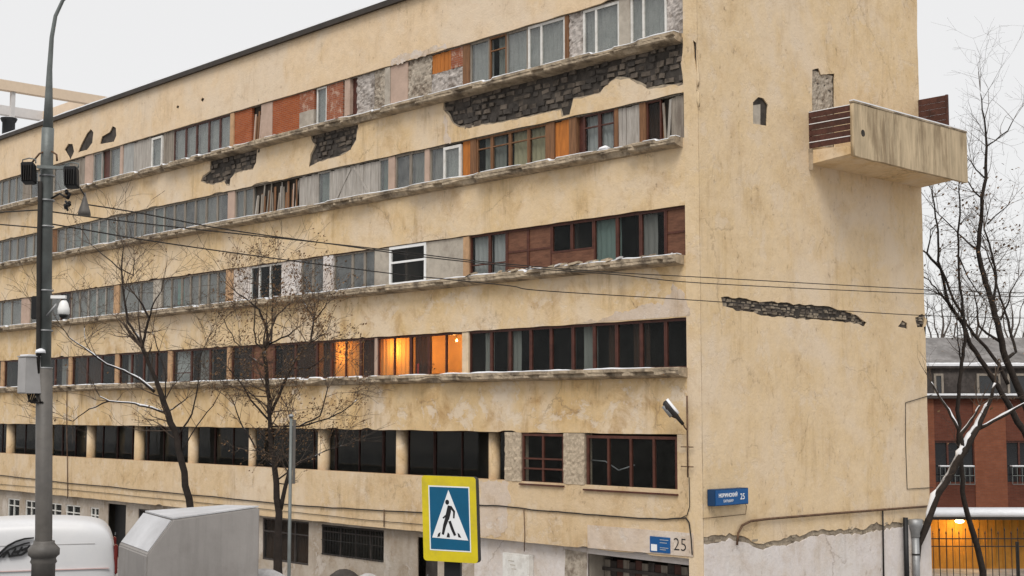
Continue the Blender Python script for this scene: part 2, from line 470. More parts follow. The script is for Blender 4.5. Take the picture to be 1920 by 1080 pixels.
CREAM = (.66, .455, .235); WARM = (.60, .39, .175)
MT = dict(
    pl6=plaster('plaster_top', (0.749, 0.581, 0.396), (0.728, 0.550, 0.353), .24, .22, 1.0, .2, streaks=.4),  # paler tint: the brighter skylight up here is put into the paint
    pl5=plaster('plaster_fifth', (0.728, 0.560, 0.364), (0.696, 0.507, 0.283), .45, .3, 14.0, .4, streaks=.65),
    pl4=plaster('plaster_fourth', (0.723, 0.554, 0.353), (0.691, 0.501, 0.271), .48, .28, 27.0, .35, streaks=.65),
    pl3=plaster('plaster_third', (0.707, 0.533, 0.325), (0.664, 0.474, 0.238), .65, .5, 41.0, .4, streaks=.8),
    pl2=plaster('plaster_second', (0.680, 0.507, 0.298), (0.627, 0.432, 0.211), .8, .7, 53.0, .45, streaks=.9),
    pl1=plaster('plaster_band', (0.658, 0.501, 0.321), (0.627, 0.458, 0.265), .45, .4, 66.0, .3),  # darker tint: skylight blocked low down is put into the paint
    ple=plaster('plaster_end', (0.723, 0.560, 0.364), (0.691, 0.517, 0.304), .26, .38, 80.0, .3, pale=(0.707, 0.591, 0.466), streaks=.42),
    plg=plaster('plaster_ground', (.46, .40, .33), (.36, .295, .23), .6, .6, 95.0, .5, pale=(.55, .5, .45)),
    plw=plaster('whitewash', (.69, .635, .60), (.63, .555, .49), .45, .35, 110.0, .4, pale=(.70, .67, .65)),
    patch=plaster('repaint_patch', (.63, .52, .42), (.61, .48, .35), .45, .6, 120.0, .3, pale=(.68, .61, .55)),
    balc=M('balcony_concrete', (.50, .395, .26), .92, .25, 1.5, (.21, .15, .088), .75, .5, 12, streak=.5, grain=(2.4, 2.4, .42)),
    block=M('bare_block', (.115, .094, .076), .95, .6, 2.6, (.25, .205, .16), .45, .9, 14),
    blockd=M('bare_block_dark', (.06, .052, .046), .95, .5, 2.6, (.14, .12, .10), .4, .9, 14),
    core=M('bare_wall_core', (.052, .045, .039), .95, .4, 3, (.12, .10, .085), .4, .8, 9),
    ledge=M('ledge_concrete', (.385, .31, .222), .92, .38, 2.6, (.105, .08, .058), .85, .9, 12, streak=.4),
    snow=M('snow', (.80, .81, .84), .7, .06, 2, None, 0, .3, 12, spec=.2),
    roofsnow=M('thin_roof_snow', (.20, .19, .185), .8, .4, 1.2, (.09, .08, .075), .7, .4, 6),
    dirtysnow=M('dirty_snow', (.46, .45, .45), .8, .25, 1.6, (.18, .16, .14), .75, .5, 9),
    brown=M('brown_paint', (.088, .030, .019), .55, .3, 6, (.048, .017, .011), .6, .25, 25),
    brownd=M('dark_brown_paint', (.085, .030, .021), .5, .3, 6, (.045, .017, .013), .6, .2, 25),
    redpaint=M('red_brown_boards', (.085, .036, .028), .7, .35, 4, (.035, .018, .014), .6, .4, 20),
    greywood=M('weathered_wood', (.27, .235, .195), .9, .25, 3, (.13, .10, .08), .6, .4, 20, grain=(5, 5, .5)),
    greywoodl=M('pale_weathered_wood', (.40, .37, .335), .9, .22, 3, (.2, .17, .14), .5, .4, 20, grain=(5, 5, .5)),
    wood=M('old_wood', (.21, .105, .052), .85, .3, 3, (.09, .045, .025), .6, .35, 20, grain=(5, 5, .5)),
    orange=M('orange_board', (.44, .15, .028), .7, .25, 3, (.25, .085, .02), .5, .25, 20, grain=(4, 4, .5)),
    veneer=M('brown_veneer', (.16, .072, .042), .7, .3, 3, (.085, .034, .02), .6, .25, 20, grain=(1, 1, 4)),
    white=M('white_paint', (.70, .685, .65), .6, .1, 5, (.45, .41, .36), .45, .2, 25),
    plastic=M('white_plastic', (.80, .80, .79), .35, .04, 5, None, 0, .0),
    pinkp=M('pink_plaster', (.47, .345, .275), .9, .12, 2.5, (.36, .26, .2), .5, .3, 12),
    greyp=M('grey_plaster', (.42, .375, .315), .9, .18, 2.5, (.27, .23, .19), .6, .45, 12),
    greyb=M('blue_grey_board', (.36, .36, .345), .85, .18, 3, (.22, .21, .2), .5, .3, 12, grain=(3, 3, .6)),
    rubble=M('rubble_fill', (.40, .345, .28), .95, .35, 5, (.15, .11, .08), .8, .9, 8),
    pier=M('rough_masonry', (.47, .385, .285), .95, .3, 11, (.30, .235, .17), .5, 1.0, 14),
    coat=M('scratch_coat', (.36, .30, .225), .95, .3, 4, (.20, .16, .12), .6, .8, 12),
    rubbled=M('dull_rubble', (.30, .25, .19), .95, .35, 5, (.15, .12, .09), .7, .9, 8),
    rubbleg=M('grey_rubble_fill', (.43, .39, .36), .95, .3, 5, (.2, .165, .14), .75, .9, 8),
    tan=M('tan_post', (.48, .30, .17), .9, .2, 3, (.3, .19, .11), .5, .3, 14),
    teal=cloth('teal_curtain', (.34, .44, .40)), green=cloth('green_grey_curtain', (.40, .40, .36)),
    pale=cloth('pale_curtain', (.74, .74, .72)), cream=cloth('cream_curtain', (.72, .64, .42)),
    greyc=cloth('grey_curtain', (.42, .40, .37)), orangec=cloth('orange_curtain', (.78, .46, .16), .6),
    bluec=cloth('turquoise_curtain', (.16, .55, .48)), brownc=cloth('brown_curtain', (.085, .05, .035)),
    glass=glass('window_glass'), glassd=glass('dusty_glass', (.84, .86, .85), .15, (.40, .40, .385), refl=.045), glassc=glass('clean_glass', (.95, .95, .94), .012),
    glassg=glass('gallery_glass', (.88, .9, .9), .03, refl=.018),
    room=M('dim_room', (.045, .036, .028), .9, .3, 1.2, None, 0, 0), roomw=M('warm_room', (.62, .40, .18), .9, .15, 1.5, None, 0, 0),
    redstuff=M('red_cloth', (.42, .05, .03), .8, .3, 6, None, 0, .1),
    iron=M('black_iron', (.022, .021, .02), .6, .3, 8, (.07, .04, .025), .3, .2, 30),
    rust=M('rusty_iron', (.13, .075, .045), .85, .35, 7, (.05, .03, .02), .5, .3, 30),
    cable=M('cable', (.03, .026, .023), .7, .2, 8, None, 0, 0),
    zinc=M('zinc', (.30, .305, .31), .5, .15, 5, (.3, .3, .3), .4, .15, 20, metal=.5),
    polep=M('pole_paint', (.115, .105, .095), .5, .18, 4, (.09, .085, .08), .5, .2, 30, streak=.2),
    polel=M('pole_galvanised', (.16, .175, .17), .5, .2, 4, (.13, .135, .13), .6, .2, 30, metal=.25),
    cabinet=M('grey_cabinet', (.36, .35, .345), .5, .1, 3, (.28, .27, .26), .4, .1, 30),
    boxgrey=M('grey_container', (.30, .28, .265), .75, .1, 1.3, (.21, .19, .175), .5, .15, 12, streak=.25),
    black=M('black_plastic', (.012, .012, .013), .5, .2, 8, None, 0, .1),
    vanw=M('van_paint', (.60, .60, .61), .35, .03, 2, (.66, .65, .64), .4, 0, spec=.5),
    tyre=M('tyre', (.02, .02, .02), .85, .2, 9, None, 0, .2),
    vglass=M('van_glass', (.015, .017, .02), .06, .1, 2, None, 0, 0, spec=.6),
    redlamp=M('red_lens', (.16, .02, .016), .2, .1, 6, None, 0, 0, spec=.5),
    redstripe=M('red_lettering', (.62, .45, .43), .5, .1, 6, None, 0, 0),
    yellow=M('sign_yellow', (.64, .515, .015), .5, .1, 3, (.46, .37, .04), .6, .05),
    blue=M('sign_blue', (.004, .095, .19), .4, .08, 3, (.003, .08, .16), .4, .05),
    signw=M('sign_white', (.78, .79, .8), .45, .04, 3, None, 0, 0),
    plateb=M('plate_blue', (.008, .085, .26), .45, .1, 5, None, 0, 0),
    platedk=M('plate_dark_blue', (.01, .045, .12), .5, .1, 5, None, 0, 0),
    bark=M('bark', (.030, .023, .019), .95, .35, 6, (.017, .013, .011), .5, .6, 25, snow=.15),
    barks=M('bark_snowy', (.034, .026, .021), .95, .35, 6, (.017, .013, .011), .5, .6, 25, snow=.9),
    twig=M('twigs', (.085, .062, .047), .95, .3, 6, None, 0, 0),
    twigf=M('far_twigs', (.10, .085, .075), .95, .3, 6, None, 0, 0),
    leaf=M('withered_leaf', (.13, .072, .035), .9, .5, 9, (.30, .19, .10), .6, 0),
    asphalt=M('wet_asphalt', (.05, .05, .052), .6, .25, 3, (.30, .30, .31), .5, .3, 20),
    slush=M('trodden_snow', (.30, .285, .27), .85, .3, .8, (.12, .10, .085), .7, .5, 6),
    paletop=M('pale_top', (.52, .52, .535), .7, .12, 1.5, (.40, .395, .40), .5, .2, 14),
    kerb=M('kerb_stone', (.34, .33, .32), .9, .2, 3, None, 0, .4, 14),
    roofm=M('roof_metal', (.045, .036, .029), .6, .25, 3, (.022, .018, .015), .5, .2, 20),
    lightframe=M('cream_frame', (.70, .56, .42), .8, .06, 2, None, 0, .1),
    greyframe=M('pale_grey_frame', (.60, .58, .57), .8, .06, 2, None, 0, .1),
    ochre=M('ochre_wall', (.42, .20, .035), .85, .2, 2, (.45, .22, .04), .5, .3, 12),
    darkclad=M('dark_cladding', (.05, .042, .038), .8, .3, 2, (.13, .11, .10), .5, .3, 10),
    bulb=emit('lamp_glow', (1.0, .78, .42), 5), 
    bulbs=emit('small_lamp_glow', (1.0, .70, .30), 6),
    redbrick=brickmat('red_brick', (.40, .105, .035), (.30, .075, .03), (.30, .2, .14)),
    redbrickw=brickmat('washed_brick', (.36, .12, .06), (.27, .08, .045), (.3, .22, .17), wash=(.50, .36, .28)),
    farbrick=brickmat('far_brick', (.15, .052, .034), (.115, .04, .027), (.12, .07, .055), plane=(RT.x, RT.y, 0), bw=.27, bh=.085),
    farbrickl=brickmat('far_brick_light', (.25, .088, .048), (.20, .07, .04), (.16, .095, .07), plane=(RT.x, RT.y, 0), bw=.27, bh=.085),
)

# ================================================================== the ground
XL = -56.0                                   # left end of what is built of the long house
g = MB()
g.add([(-900, -13, 0), (900, -13, 0), (900, 900, 0), (-900, 900, 0), (-900, -17, 3.11), (900, -17, 3.11), (-900, -900, 3.11), (900, -900, 3.11)],
      [(0, 1, 2, 3), (4, 5, 1, 0), (6, 7, 5, 4)])
props(g.build('ground', MT['slush']), kind='structure')
g = MB(); g.add([(-200, -38, 3.15), (200, -38, 3.15), (200, -18.4, 3.15), (-200, -18.4, 3.15)], [(0, 1, 2, 3)])
props(g.build('road', MT['asphalt']), kind='structure')
g = MB(); g.box(-200, 200, -18.4, -18.22, 3.0, 3.28)
g.box(-200, 200, -18.22, -17.1, 3.0, 3.25)
props(g.build('pavement', MT['kerb']), kind='structure')

# ================================================================== the long house
HOUSE = empty('apartment_building', (0, 0, 0), 'long dilapidated cream plaster apartment block with ribbon windows and concrete ledges', 'building')
TOP = {5: 19.05, 4: 15.76, 3: 12.51, 2: 9.32}          # heads of the ribbon windows
LIP = {5: 17.50, 4: 14.47, 3: 11.10, 2: 7.92}          # tops of the ledges below them
LH = 0.245
ROOF = 21.25
XE = 0.48                                              # plane of the end wall
YB = 12.0                                              # back of the end wall

def fmap(y0, d):
    return lambda u, v, w: (u, y0+d/2+w, v)
def emap(x1, d):
    return lambda u, v, w: (x1-d/2+w, u, v)
def F2(pts):
    return [(on_y(*p).x, on_y(*p).z) for p in pts]
def E2(pts):
    return [(on_x(*p).y, on_x(*p).z) for p in pts]

# --- exposed masonry where the plaster has fallen
BIG = F2([(830, 178), (1150, 108), (1279, 70), (1281, 100), (1277, 118), (1280, 140), (1281, 158), (1240, 163), (1216, 167), (1195, 155), (1180, 148), (1155, 147), (1140, 157), (1125, 174), (1105, 180), (1075, 186),
          (1068, 216), (1053, 219), (1050, 206), (950, 228), (880, 239), (862, 240), (848, 232), (841, 216), (832, 205)])
MID = F2([(582, 236), (674, 214), (671, 240), (668, 262), (655, 283), (630, 295), (600, 303), (578, 314), (582, 290), (590, 272), (583, 262)])
SML = F2([(394, 286), (483, 262), (482, 288), (480, 305), (474, 318), (440, 325), (432, 335), (430, 350), (424, 347), (420, 340), (400, 347), (390, 345), (376, 340), (380, 330), (394, 320)])
def patch_poly(p, amp=.05, seed=0):
    return rag(p, amp, .16, seed)
H6 = [rag(F2(p), .02, .12, i) for i, p in enumerate([
    [(187, 270), (191, 256), (205, 248), (211, 236), (217, 240), (218, 254), (213, 266)],
    [(146, 286), (153, 269), (163, 250), (170, 242), (175, 248), (173, 268), (163, 281)],
    [(121, 281), (128, 269), (136, 270), (139, 284), (131, 301), (127, 292)],
    [(330, 201), (333, 197), (336, 199), (334, 204)], [(376, 188), (379, 183), (383, 185), (380, 192)]])]
H5 = [patch_poly(BIG, .05, 3), patch_poly(MID, .05, 5), patch_poly(SML, .05, 9)]

def ragged_band(x0, x1, z0, z1, seed, amp=.025):
    """outline of one plaster band, its lower arris chipped"""
    pts = []
    x = x0
    while x < x1:
        pts.append((x, z0+max(-.012, noise.noise(Vector((x*1.3, seed, 2)))*amp + (.05 if noise.noise(Vector((x*.9, seed, 7))) > .46 else 0))))
        x += .22
    pts.append((x1, z0))
    return pts+[(x1, z1), (x0, z1)]
BANDS = [(6, TOP[5], ROOF, 'pl6', H6), (5, TOP[4], LIP[5]-.02, 'pl5', H5), (4, TOP[3], LIP[4]-.02, 'pl4', []), (3, TOP[2], LIP[3]-.02, 'pl3', []), (2, 6.03, LIP[2]-.02, 'pl2', [])]
CORE = {}
def inset(poly, d, seed):
    """outline drawn in by an uneven distance: the under-coat left standing round a fallen patch"""
    n = len(poly)
    ar = sum(poly[i][0]*poly[(i+1) % n][1]-poly[(i+1) % n][0]*poly[i][1] for i in range(n))
    sg = 1 if ar > 0 else -1
    out = []
    for i in range(n):
        a = Vector((*poly[i-1], 0)); b = Vector((*poly[i], 0)); c = Vector((*poly[(i+1) % n], 0))
        t = (c-a)
        if t.length < 1e-6: continue
        t.normalize()
        k = d*(.6+.9*abs(noise.noise(Vector((b.x*1.9, b.y*1.9, seed)))))
        out.append((b.x-t.y*k*sg, b.y+t.x*k*sg))
    return out
for k, z0, z1, mt, holes in BANDS:
    core = MB(); core.box(XL, 0.0, .075, .34, z0+.01, z1+.02)
    CORE[k] = core.build('wall', MT['core'], HOUSE)
    if k == 5:
        filled('plaster', [ragged_band(XL, 0.0, z0, z1, k*3.3)]+holes, .03, fmap(0, .03), MT[mt], CORE[k])
        filled('under_coat', [[(XL, z0+.012), (-.003, z0+.012), (-.003, z1), (XL, z1)]]+[rag(inset(p, .06, 3), .02, .12, 2) for p in (BIG, MID, SML)], .04, fmap(.0305, .04), MT['coat'], CORE[k])
    else:
        filled('plaster', [ragged_band(XL, 0.0, z0, z1, k*3.3)]+holes, .06, fmap(0, .06), MT[mt], CORE[k])
# lower band (gallery parapet), right of the gallery it runs round the windows
WR = [(fx(978, 5.2), fx(1057, 5.2)), (fx(1098, 5.2), fx(1270, 5.2))]
GX1 = fx(947, 5.2)                                   # right end of the open gallery
core = MB()
core.box(XL, 0.0, .065, .32, 2.66, 4.46)
band = core.build('wall', MT['core'], HOUSE)
filled('plaster', [ragged_band(XL, 0.0, 2.62, 4.50, 5.1)], .06, fmap(0, .06), MT['pl1'], band)
cop = MB(); cop.box(XL, GX1, .0605, .33, 4.462, 4.497)
cop.build('parapet_coping', MT['tan'], HOUSE)
# corner strip on the facade and the end wall
corner_holes = [rag(F2(p), .012, .12, 4) for p in [[(1299, 75), (1305, 80), (1306, 105), (1310, 150), (1308, 162), (1304, 130), (1301, 105)], [(1305, 168), (1309, 172), (1310, 200), (1307, 190)]]]
core = MB(); core.box(0.0, .415, .065, YB-.02, 0, 23.4)
endcore = core.build('wall', MT['core'], HOUSE)
edge = [(0.0, 0), (XE, 0)]
z = .5
while z < 23:
    edge.append((XE+min(0, noise.noise(Vector((z*.8, 3, 1)))*.03), z)); z += .4
edge += [(XE, 23.4), (0.0, 23.4)]
filled('plaster', [edge]+corner_holes, .06, fmap(0, .06), MT['ple'], endcore)
E_HOLES = [
    ([(1352, 556), (1400, 562), (1470, 569), (1500, 572), (1560, 575), (1600, 588), (1625, 604), (1622, 612), (1580, 603), (1540, 600), (1500, 598), (1460, 594), (1420, 588), (1380, 582), (1355, 574)], .06),
    ([(1684, 613), (1692, 600), (1700, 606), (1702, 617)], .04),
    ([(1716, 596), (1730, 588), (1738, 600), (1736, 612), (1720, 614)], .04),
    ([(1412, 232), (1412, 192), (1422, 182), (1432, 184), (1440, 196), (1439, 236)], .01),
    ([(1523, 276), (1523, 131), (1535, 128), (1539, 140), (1565, 138), (1566, 276)], .015),
]
eh = [rag(E2(p), a, .15, i*2.2) for i, (p, a) in enumerate(E_HOLES)]
PLINTH = [(.062, 3.05), (1.2, 3.1), (1.9, 2.95), (2.6, 2.75), (3.6, 2.75), (5.5, 2.95), (7.5, 2.85), (9.2, 2.9), (11.0, 2.95), (YB, 2.9)]
up = []
for (u0, v0), (u1, v1) in zip(PLINTH[:-1], PLINTH[1:]):
    nseg = max(2, int((u1-u0)/.15))
    for i in range(nseg):
        t = i/nseg
        up.append((u0+(u1-u0)*t, v0+(v1-v0)*t+random.uniform(-.05, .05)))
up.append((YB, 2.9))
upper = [(u, v+.17+.13*noise.noise(Vector((u*1.1, 5, 0)))) for u, v in up]
eo = []
z = 3.6
while z < 23.3:
    eo.append((YB+noise.noise(Vector((z*.7, 9, 1)))*.07-(.12 if 9.2 < z < 9.7 else 0), z)); z += .35
filled('plaster', [upper+eo+[(YB, 23.4), (.062, 23.4)]]+eh, .06, emap(XE, .06), MT['ple'], endcore)
ss = MB(); ss.box(.416, .447, .07, YB-.03, 2.5, 3.7); ss.build('scratch_coat', MT['rubbled'], endcore)
filled('plinth', [up+[(YB, 0), (.062, 0)]], .07, emap(XE+.01, .07), MT['plw'], endcore)
# pieces of masonry in the bare patches
def blocks(poly, mp, parent, u0, u1, v0, v1, bw, bh, dep, name='block', mats=('block', 'blockd')):
    meshes = []
    for i in range(16):
        w = bw*random.uniform(.34, .56); h = bh*random.uniform(.33, .50)
        vs = [Vector((sx*w*random.uniform(.72, 1), sy*dep*random.uniform(.7, 1), sz*h*random.uniform(.68, 1))) for sz in (-1, 1) for sy in (-1, 1) for sx in (-1, 0, 1)]
        me = bpy.data.meshes.new(name)
        me.from_pydata(vs, [], [(0, 1, 7, 6), (1, 2, 8, 7), (3, 9, 10, 4), (4, 10, 11, 5), (0, 3, 4, 1), (1, 4, 5, 2), (6, 7, 10, 9), (7, 8, 11, 10), (0, 6, 9, 3), (2, 5, 11, 8)]); me.update()
        me.materials.append(MT[mats[0] if i % 3 else mats[1]])
        meshes.append(me)
    v = v0
    while v < v1:
        u = u0-random.random()*bw
        while u < u1:
            k = random.choice((.62, .85, 1, 1, 1.2))
            if in_poly(u, v, poly) and random.random() > .13:
                o = bpy.data.objects.new(name, random.choice(meshes)); COL.objects.link(o)
                o.parent = parent
                o.location = mp(u+random.uniform(-.02, .02), v+random.uniform(-.018, .018), random.uniform(-.035, .035))
                o.scale = (k, 1, random.uniform(.85, 1.1))
                t = random.gauss(0, .05)
                if mp is EP: o.rotation_euler = (t, 0, math.pi/2)
                else: o.rotation_euler = (random.gauss(0, .08), t, random.gauss(0, .08))
            u += bw*(.5+.5*k)*1.02
        v += bh*random.uniform(.92, 1.06)
FP = lambda u, v, w: (u, .06+w, v)
EP = lambda u, v, w: (XE-.06-w, u, v)
def ext(p):
    return min(a for a, b in p), max(a for a, b in p), min(b for a, b in p), max(b for a, b in p)
for p in (BIG, MID, SML):
    blocks(p, FP, CORE[5], *ext(p), .40, .195, .03)
for i in (0, 1, 2):
    p = E2(E_HOLES[i][0])
    blocks(p, EP, endcore, *ext(p), .26, .09, .03, 'brick', ('rubbled', 'block'))
bk = [(u, v-.1) for u, v in up]+[(u, v+.1) for u, v in upper][::-1]
blocks(bk, EP, endcore, .2, YB-.2, 2.6, 3.6, .27, .10, .03, 'brick', ('rubbled', 'coat'))

# --- floors, rooms behind the windows, roof
for k, zt, zb in ((5, LIP[5], 0), (4, LIP[4], 0), (3, LIP[3], 0), (2, LIP[2], 0)):
    mb = MB(); mb.box(XL, -.002, .3405, YB-.1, zt-LH, zt-.04)
    mb.build('floor_slab', MT['room'], HOUSE)
mb = MB(); mb.box(XL, -.002, .3405, YB-.1, 3.2, 3.45); mb.build('floor_slab', MT['room'], HOUSE)
mb = MB(); mb.box(XL, -.002, 3.0, 3.2, 3.46, LIP[2]-LH-.002)
for k in (5, 4, 3, 2):
    mb.box(XL, -.002, 3.0, 3.2, LIP[k]-.038, (ROOF if k == 5 else LIP[k+1]-LH)-.002)
mb.build('room_back_wall', MT['room'], HOUSE)
for k in (5, 4, 3, 2):
    top = (ROOF if k == 5 else LIP[k+1]-LH)-.004
    xs = [-4.6, -9.1, -13.0, -18, -23.5, -29, -34, -40, -46] if k != 2 else [fx(868, 9), -22, -29, -34, -40, -46]
    for x in xs:
        mb = MB(); mb.box(x-.06, x+.06, .341, 2.998, LIP[k]-.036, top)
        mb.build('partition', MT['room'], HOUSE)
mb = MB(); mb.box(XL, .55, -.16, YB+.1, ROOF+.0, ROOF+.16); mb.box(XL, .55, -.19, -.16, ROOF-.03, ROOF+.17)
roof = mb.build('roof', MT['roofm'], HOUSE)
mb = MB(); rings = []
x = XL
while x < .5:
    t = .05+.05*noise.noise(Vector((x*.8, 1, 4)))
    rings.append([(x, -.14, ROOF+.165), (x, -.13, ROOF+.2+t), (x, .6, ROOF+.3+t), (x, 3, ROOF+.32), (x, 3, ROOF+.165)]); x += .5
mb.sweep(rings); mb.build('snow', MT['snow'], roof)

# --- ledges
def ledge(k, x1, amp, rough_from=None):
    zt = LIP[k]; zb = zt-LH
    mb = MB(); rings = []; sn = []
    x = XL
    while x <= x1+1e-6:
        a = amp*(2.0 if rough_from is not None and x > rough_from else 1)
        nz = lambda s, f=1.7: noise.noise(Vector((x*f, k*5.3, s)))
        chip = max(0, nz(1, .6)-.15)*.6
        lowgap = .10 if nz(9, 1.3) > .22 else 0          # lower arris broken away in lengths
        yo = -.40+a*.6*nz(2)+min(.16, chip*.9)
        zl = zb+a*.45*nz(3)+min(.1, chip*.6)
        zu = zt+a*.35*nz(4)-(.06 if nz(5, .9) > .42 else 0)
        zm = (zu+zl)/2+.02*nz(12, 2.2)
        f = lambda s: .022*nz(s, 6.0)+.012*nz(s+40, 15.0)
        rings.append([(x, .06, zt-.02), (x, -.15, zu-.01+.3*f(20)), (x, yo+.05, zu+.3*f(21)), (x, yo+.3*f(22), zu-.03), (x, yo-.005+f(23), zm+.02), (x, yo+lowgap+.01+f(24), zm-.01), (x, yo+lowgap+f(25), zl+.04), (x, yo+lowgap+.05, zl+.5*f(26)), (x, -.12, zb-.03+.5*f(27)), (x, .06, zb-.05+a*.2*nz(7))])
        h = .022+.03*nz(8, .9)+.012*nz(11, 4)
        sn.append((x, yo, zu, h))
        x += .075
    mb.sweep(rings)
    ob = mb.build('ledge', MT['ledge'], HOUSE)
    run = []
    def flush():
        if len(run) > 2:
            s = MB()
            s.sweep([[(x, yo+.02, zu-.012), (x, yo+.03, zu+.5*h), (x, yo+.09, zu+h), (x, -.12, zu+.6*h), (x, -.12, zu-.02)] for x, yo, zu, h in run], smooth=True)
            s.build('snow', MT['snow'], ob)
    for r in sn:
        if r[3] > .012: run.append(r)
        else: flush(); run = []
    flush()
    return ob
ledge(5, -.02, .026); ledge(4, -.04, .024); ledge(3, .02, .034, -9.0); ledge(2, .08, .03)
# loose rubble lying on the broken third ledge
for i in range(34):
    x = random.uniform(-9.0, -.3)
    mb = MB(); c = Vector((x, random.uniform(-.40, -.2), LIP[3]+random.uniform(0, .06)))
    sz = random.uniform(.03, .085)
    mb.obox(c, Vector((sz*random.uniform(1, 2.2), sz*.2*random.uniform(-1, 1), .02)), Vector((.01, sz*.7, 0)), Vector((0, .02, sz*.45)))
    mb.build('rubble_piece', MT['ledge' if i % 5 else 'dirtysnow'], HOUSE)

# --- ribbon windows: what fills each ribbon, measured column by column
def bar(mb, x0, x1, z0, z1, y0=.09, y1=.17):
    mb.box(x0, x1, y0, y1, z0, z1)
def window(x0, x1, z0, z1, fr, cur=None, gl='glass', mull=(), trans=(), fw=.055, y=.09, part=1.0, curtop=True, name='window'):
    mb = MB()
    bar(mb, x0, x1, z0, z0+fw, y, y+.08); bar(mb, x0, x1, z1-fw, z1, y, y+.08)
    xs = [x0]+[x0+(x1-x0)*m for m in mull]+[x1]
    zi0, zi1 = z0+fw, z1-fw
    for i, x in enumerate(xs):
        a, b = (x, x+fw) if i == 0 else ((x-fw, x) if i == len(xs)-1 else (x-fw/2, x+fw/2))
        bar(mb, a, b, zi0, zi1, y+.002, y+.078)
    cells = []
    for i in range(len(xs)-1):
        a = xs[i]+(fw if i == 0 else fw/2); b = xs[i+1]-(fw if i == len(xs)-2 else fw/2)
        zz = [zi0]+[zi0+(zi1-zi0)*t for t in trans]+[zi1]
        for j in range(1, len(zz)-1):
            bar(mb, a, b, zz[j]-fw*.35, zz[j]+fw*.35, y+.004, y+.074)
        for j in range(len(zz)-1):
            cells.append((a, b, zz[j]+(0 if j == 0 else fw*.35), zz[j+1]-(0 if j == len(zz)-2 else fw*.35)))
    w = mb.build(name, MT[fr], HOUSE)
    for a, b, c, d in cells:
        p = MB(); tl = random.uniform(-.004, .004)
        p.add([(a, y+.036+tl, c), (b, y+.036-tl, c), (b, y+.036-tl, d), (a, y+.036+tl, d), (a, y+.042+tl, c), (b, y+.042-tl, c), (b, y+.042-tl, d), (a, y+.042+tl, d)],
              [(0, 1, 2, 3), (7, 6, 5, 4), (0, 4, 5, 1), (1, 5, 6, 2), (2, 6, 7, 3), (3, 7, 4, 0)])
        p.build('pane', MT[gl], w, fix=False)
    if cur:
        c = MB(); rows = []
        n = max(5, int((x1-x0)*part/.035)); ph = random.uniform(0, 6)
        xa = x0 if random.random() < .5 else x1-(x1-x0)*part
        for i in range(n+1):
            x = xa+(x1-x0)*part*i/n
            yy = y+.17+.025*math.sin(i*1.1+ph)+.015*math.sin(i*.37+ph)
            rows.append([(x, yy, z0+.02), (x+.01*math.sin(i), yy+.01, (z0+z1)/2), (x, yy, z1-.03)])
        c.sweep(rows, closed=False, smooth=True)
        c.build('curtain', MT[cur], w, fix=False)
    return w
def panel(name, x0, x1, z0, z1, mt, y=.10, d=.05):
    mb = MB(); mb.box(x0, x1, y, y+d, z0, z1)
    return mb.build(name, MT[mt], HOUSE)
def boards(x0, x1, z0, z1, mt, w=.14, y=.10):
    x = x0
    while x < x1-.03:
        ww = min(w*random.uniform(.8, 1.3), x1-x)
        mb = MB(); dy = random.uniform(-.012, .012); tp = random.uniform(0, .05)
        tilt = random.uniform(-.01, .01)
        mb.add([(x+.003, y+dy, z0), (x+ww-.003, y+dy, z0), (x+ww-.003+tilt, y+dy, z1-tp), (x+.003+tilt, y+dy, z1-tp),
                (x+.003, y+dy+.03, z0), (x+ww-.003, y+dy+.03, z0), (x+ww-.003+tilt, y+dy+.03, z1-tp), (x+.003+tilt, y+dy+.03, z1-tp)],
               [(0, 1, 2, 3), (7, 6, 5, 4), (0, 4, 5, 1), (1, 5, 6, 2), (2, 6, 7, 3), (3, 7, 4, 0)])
        mb.build('board', MT[mt], HOUSE)
        x += ww
    panel('boarding_back', x0, x1, z0, z1, 'room', y+.06, .02)
def rubble(x0, x1, z0, z1, mt, y=.08, amp=.05):
    mb = MB(); nx = max(4, int((x1-x0)/.055)); nz = max(4, int((z1-z0)/.055))
    rings = []
    for i in range(nx+1):
        x = x0+(x1-x0)*i/nx
        rings.append([(x, y+amp*.5+amp*(noise.noise(Vector((x*7, zz*7, 3)))+.6*noise.noise(Vector((x*17, zz*17, 8)))), zz) for zz in [z0+(z1-z0)*j/nz for j in range(nz+1)]])
    mb.sweep(rings, closed=False)
    mb.box(x0, x1, y+amp*1.8, y+amp*1.8+.03, z0, z1)
    return mb.build('rubble_infill', MT[mt], HOUSE)
def post(x0, x1, z0, z1, mt, y=.03):
    mb = MB(); mb.box(x0, x1, y, .22, z0, z1)
    return mb.build('post', MT[mt], HOUSE)

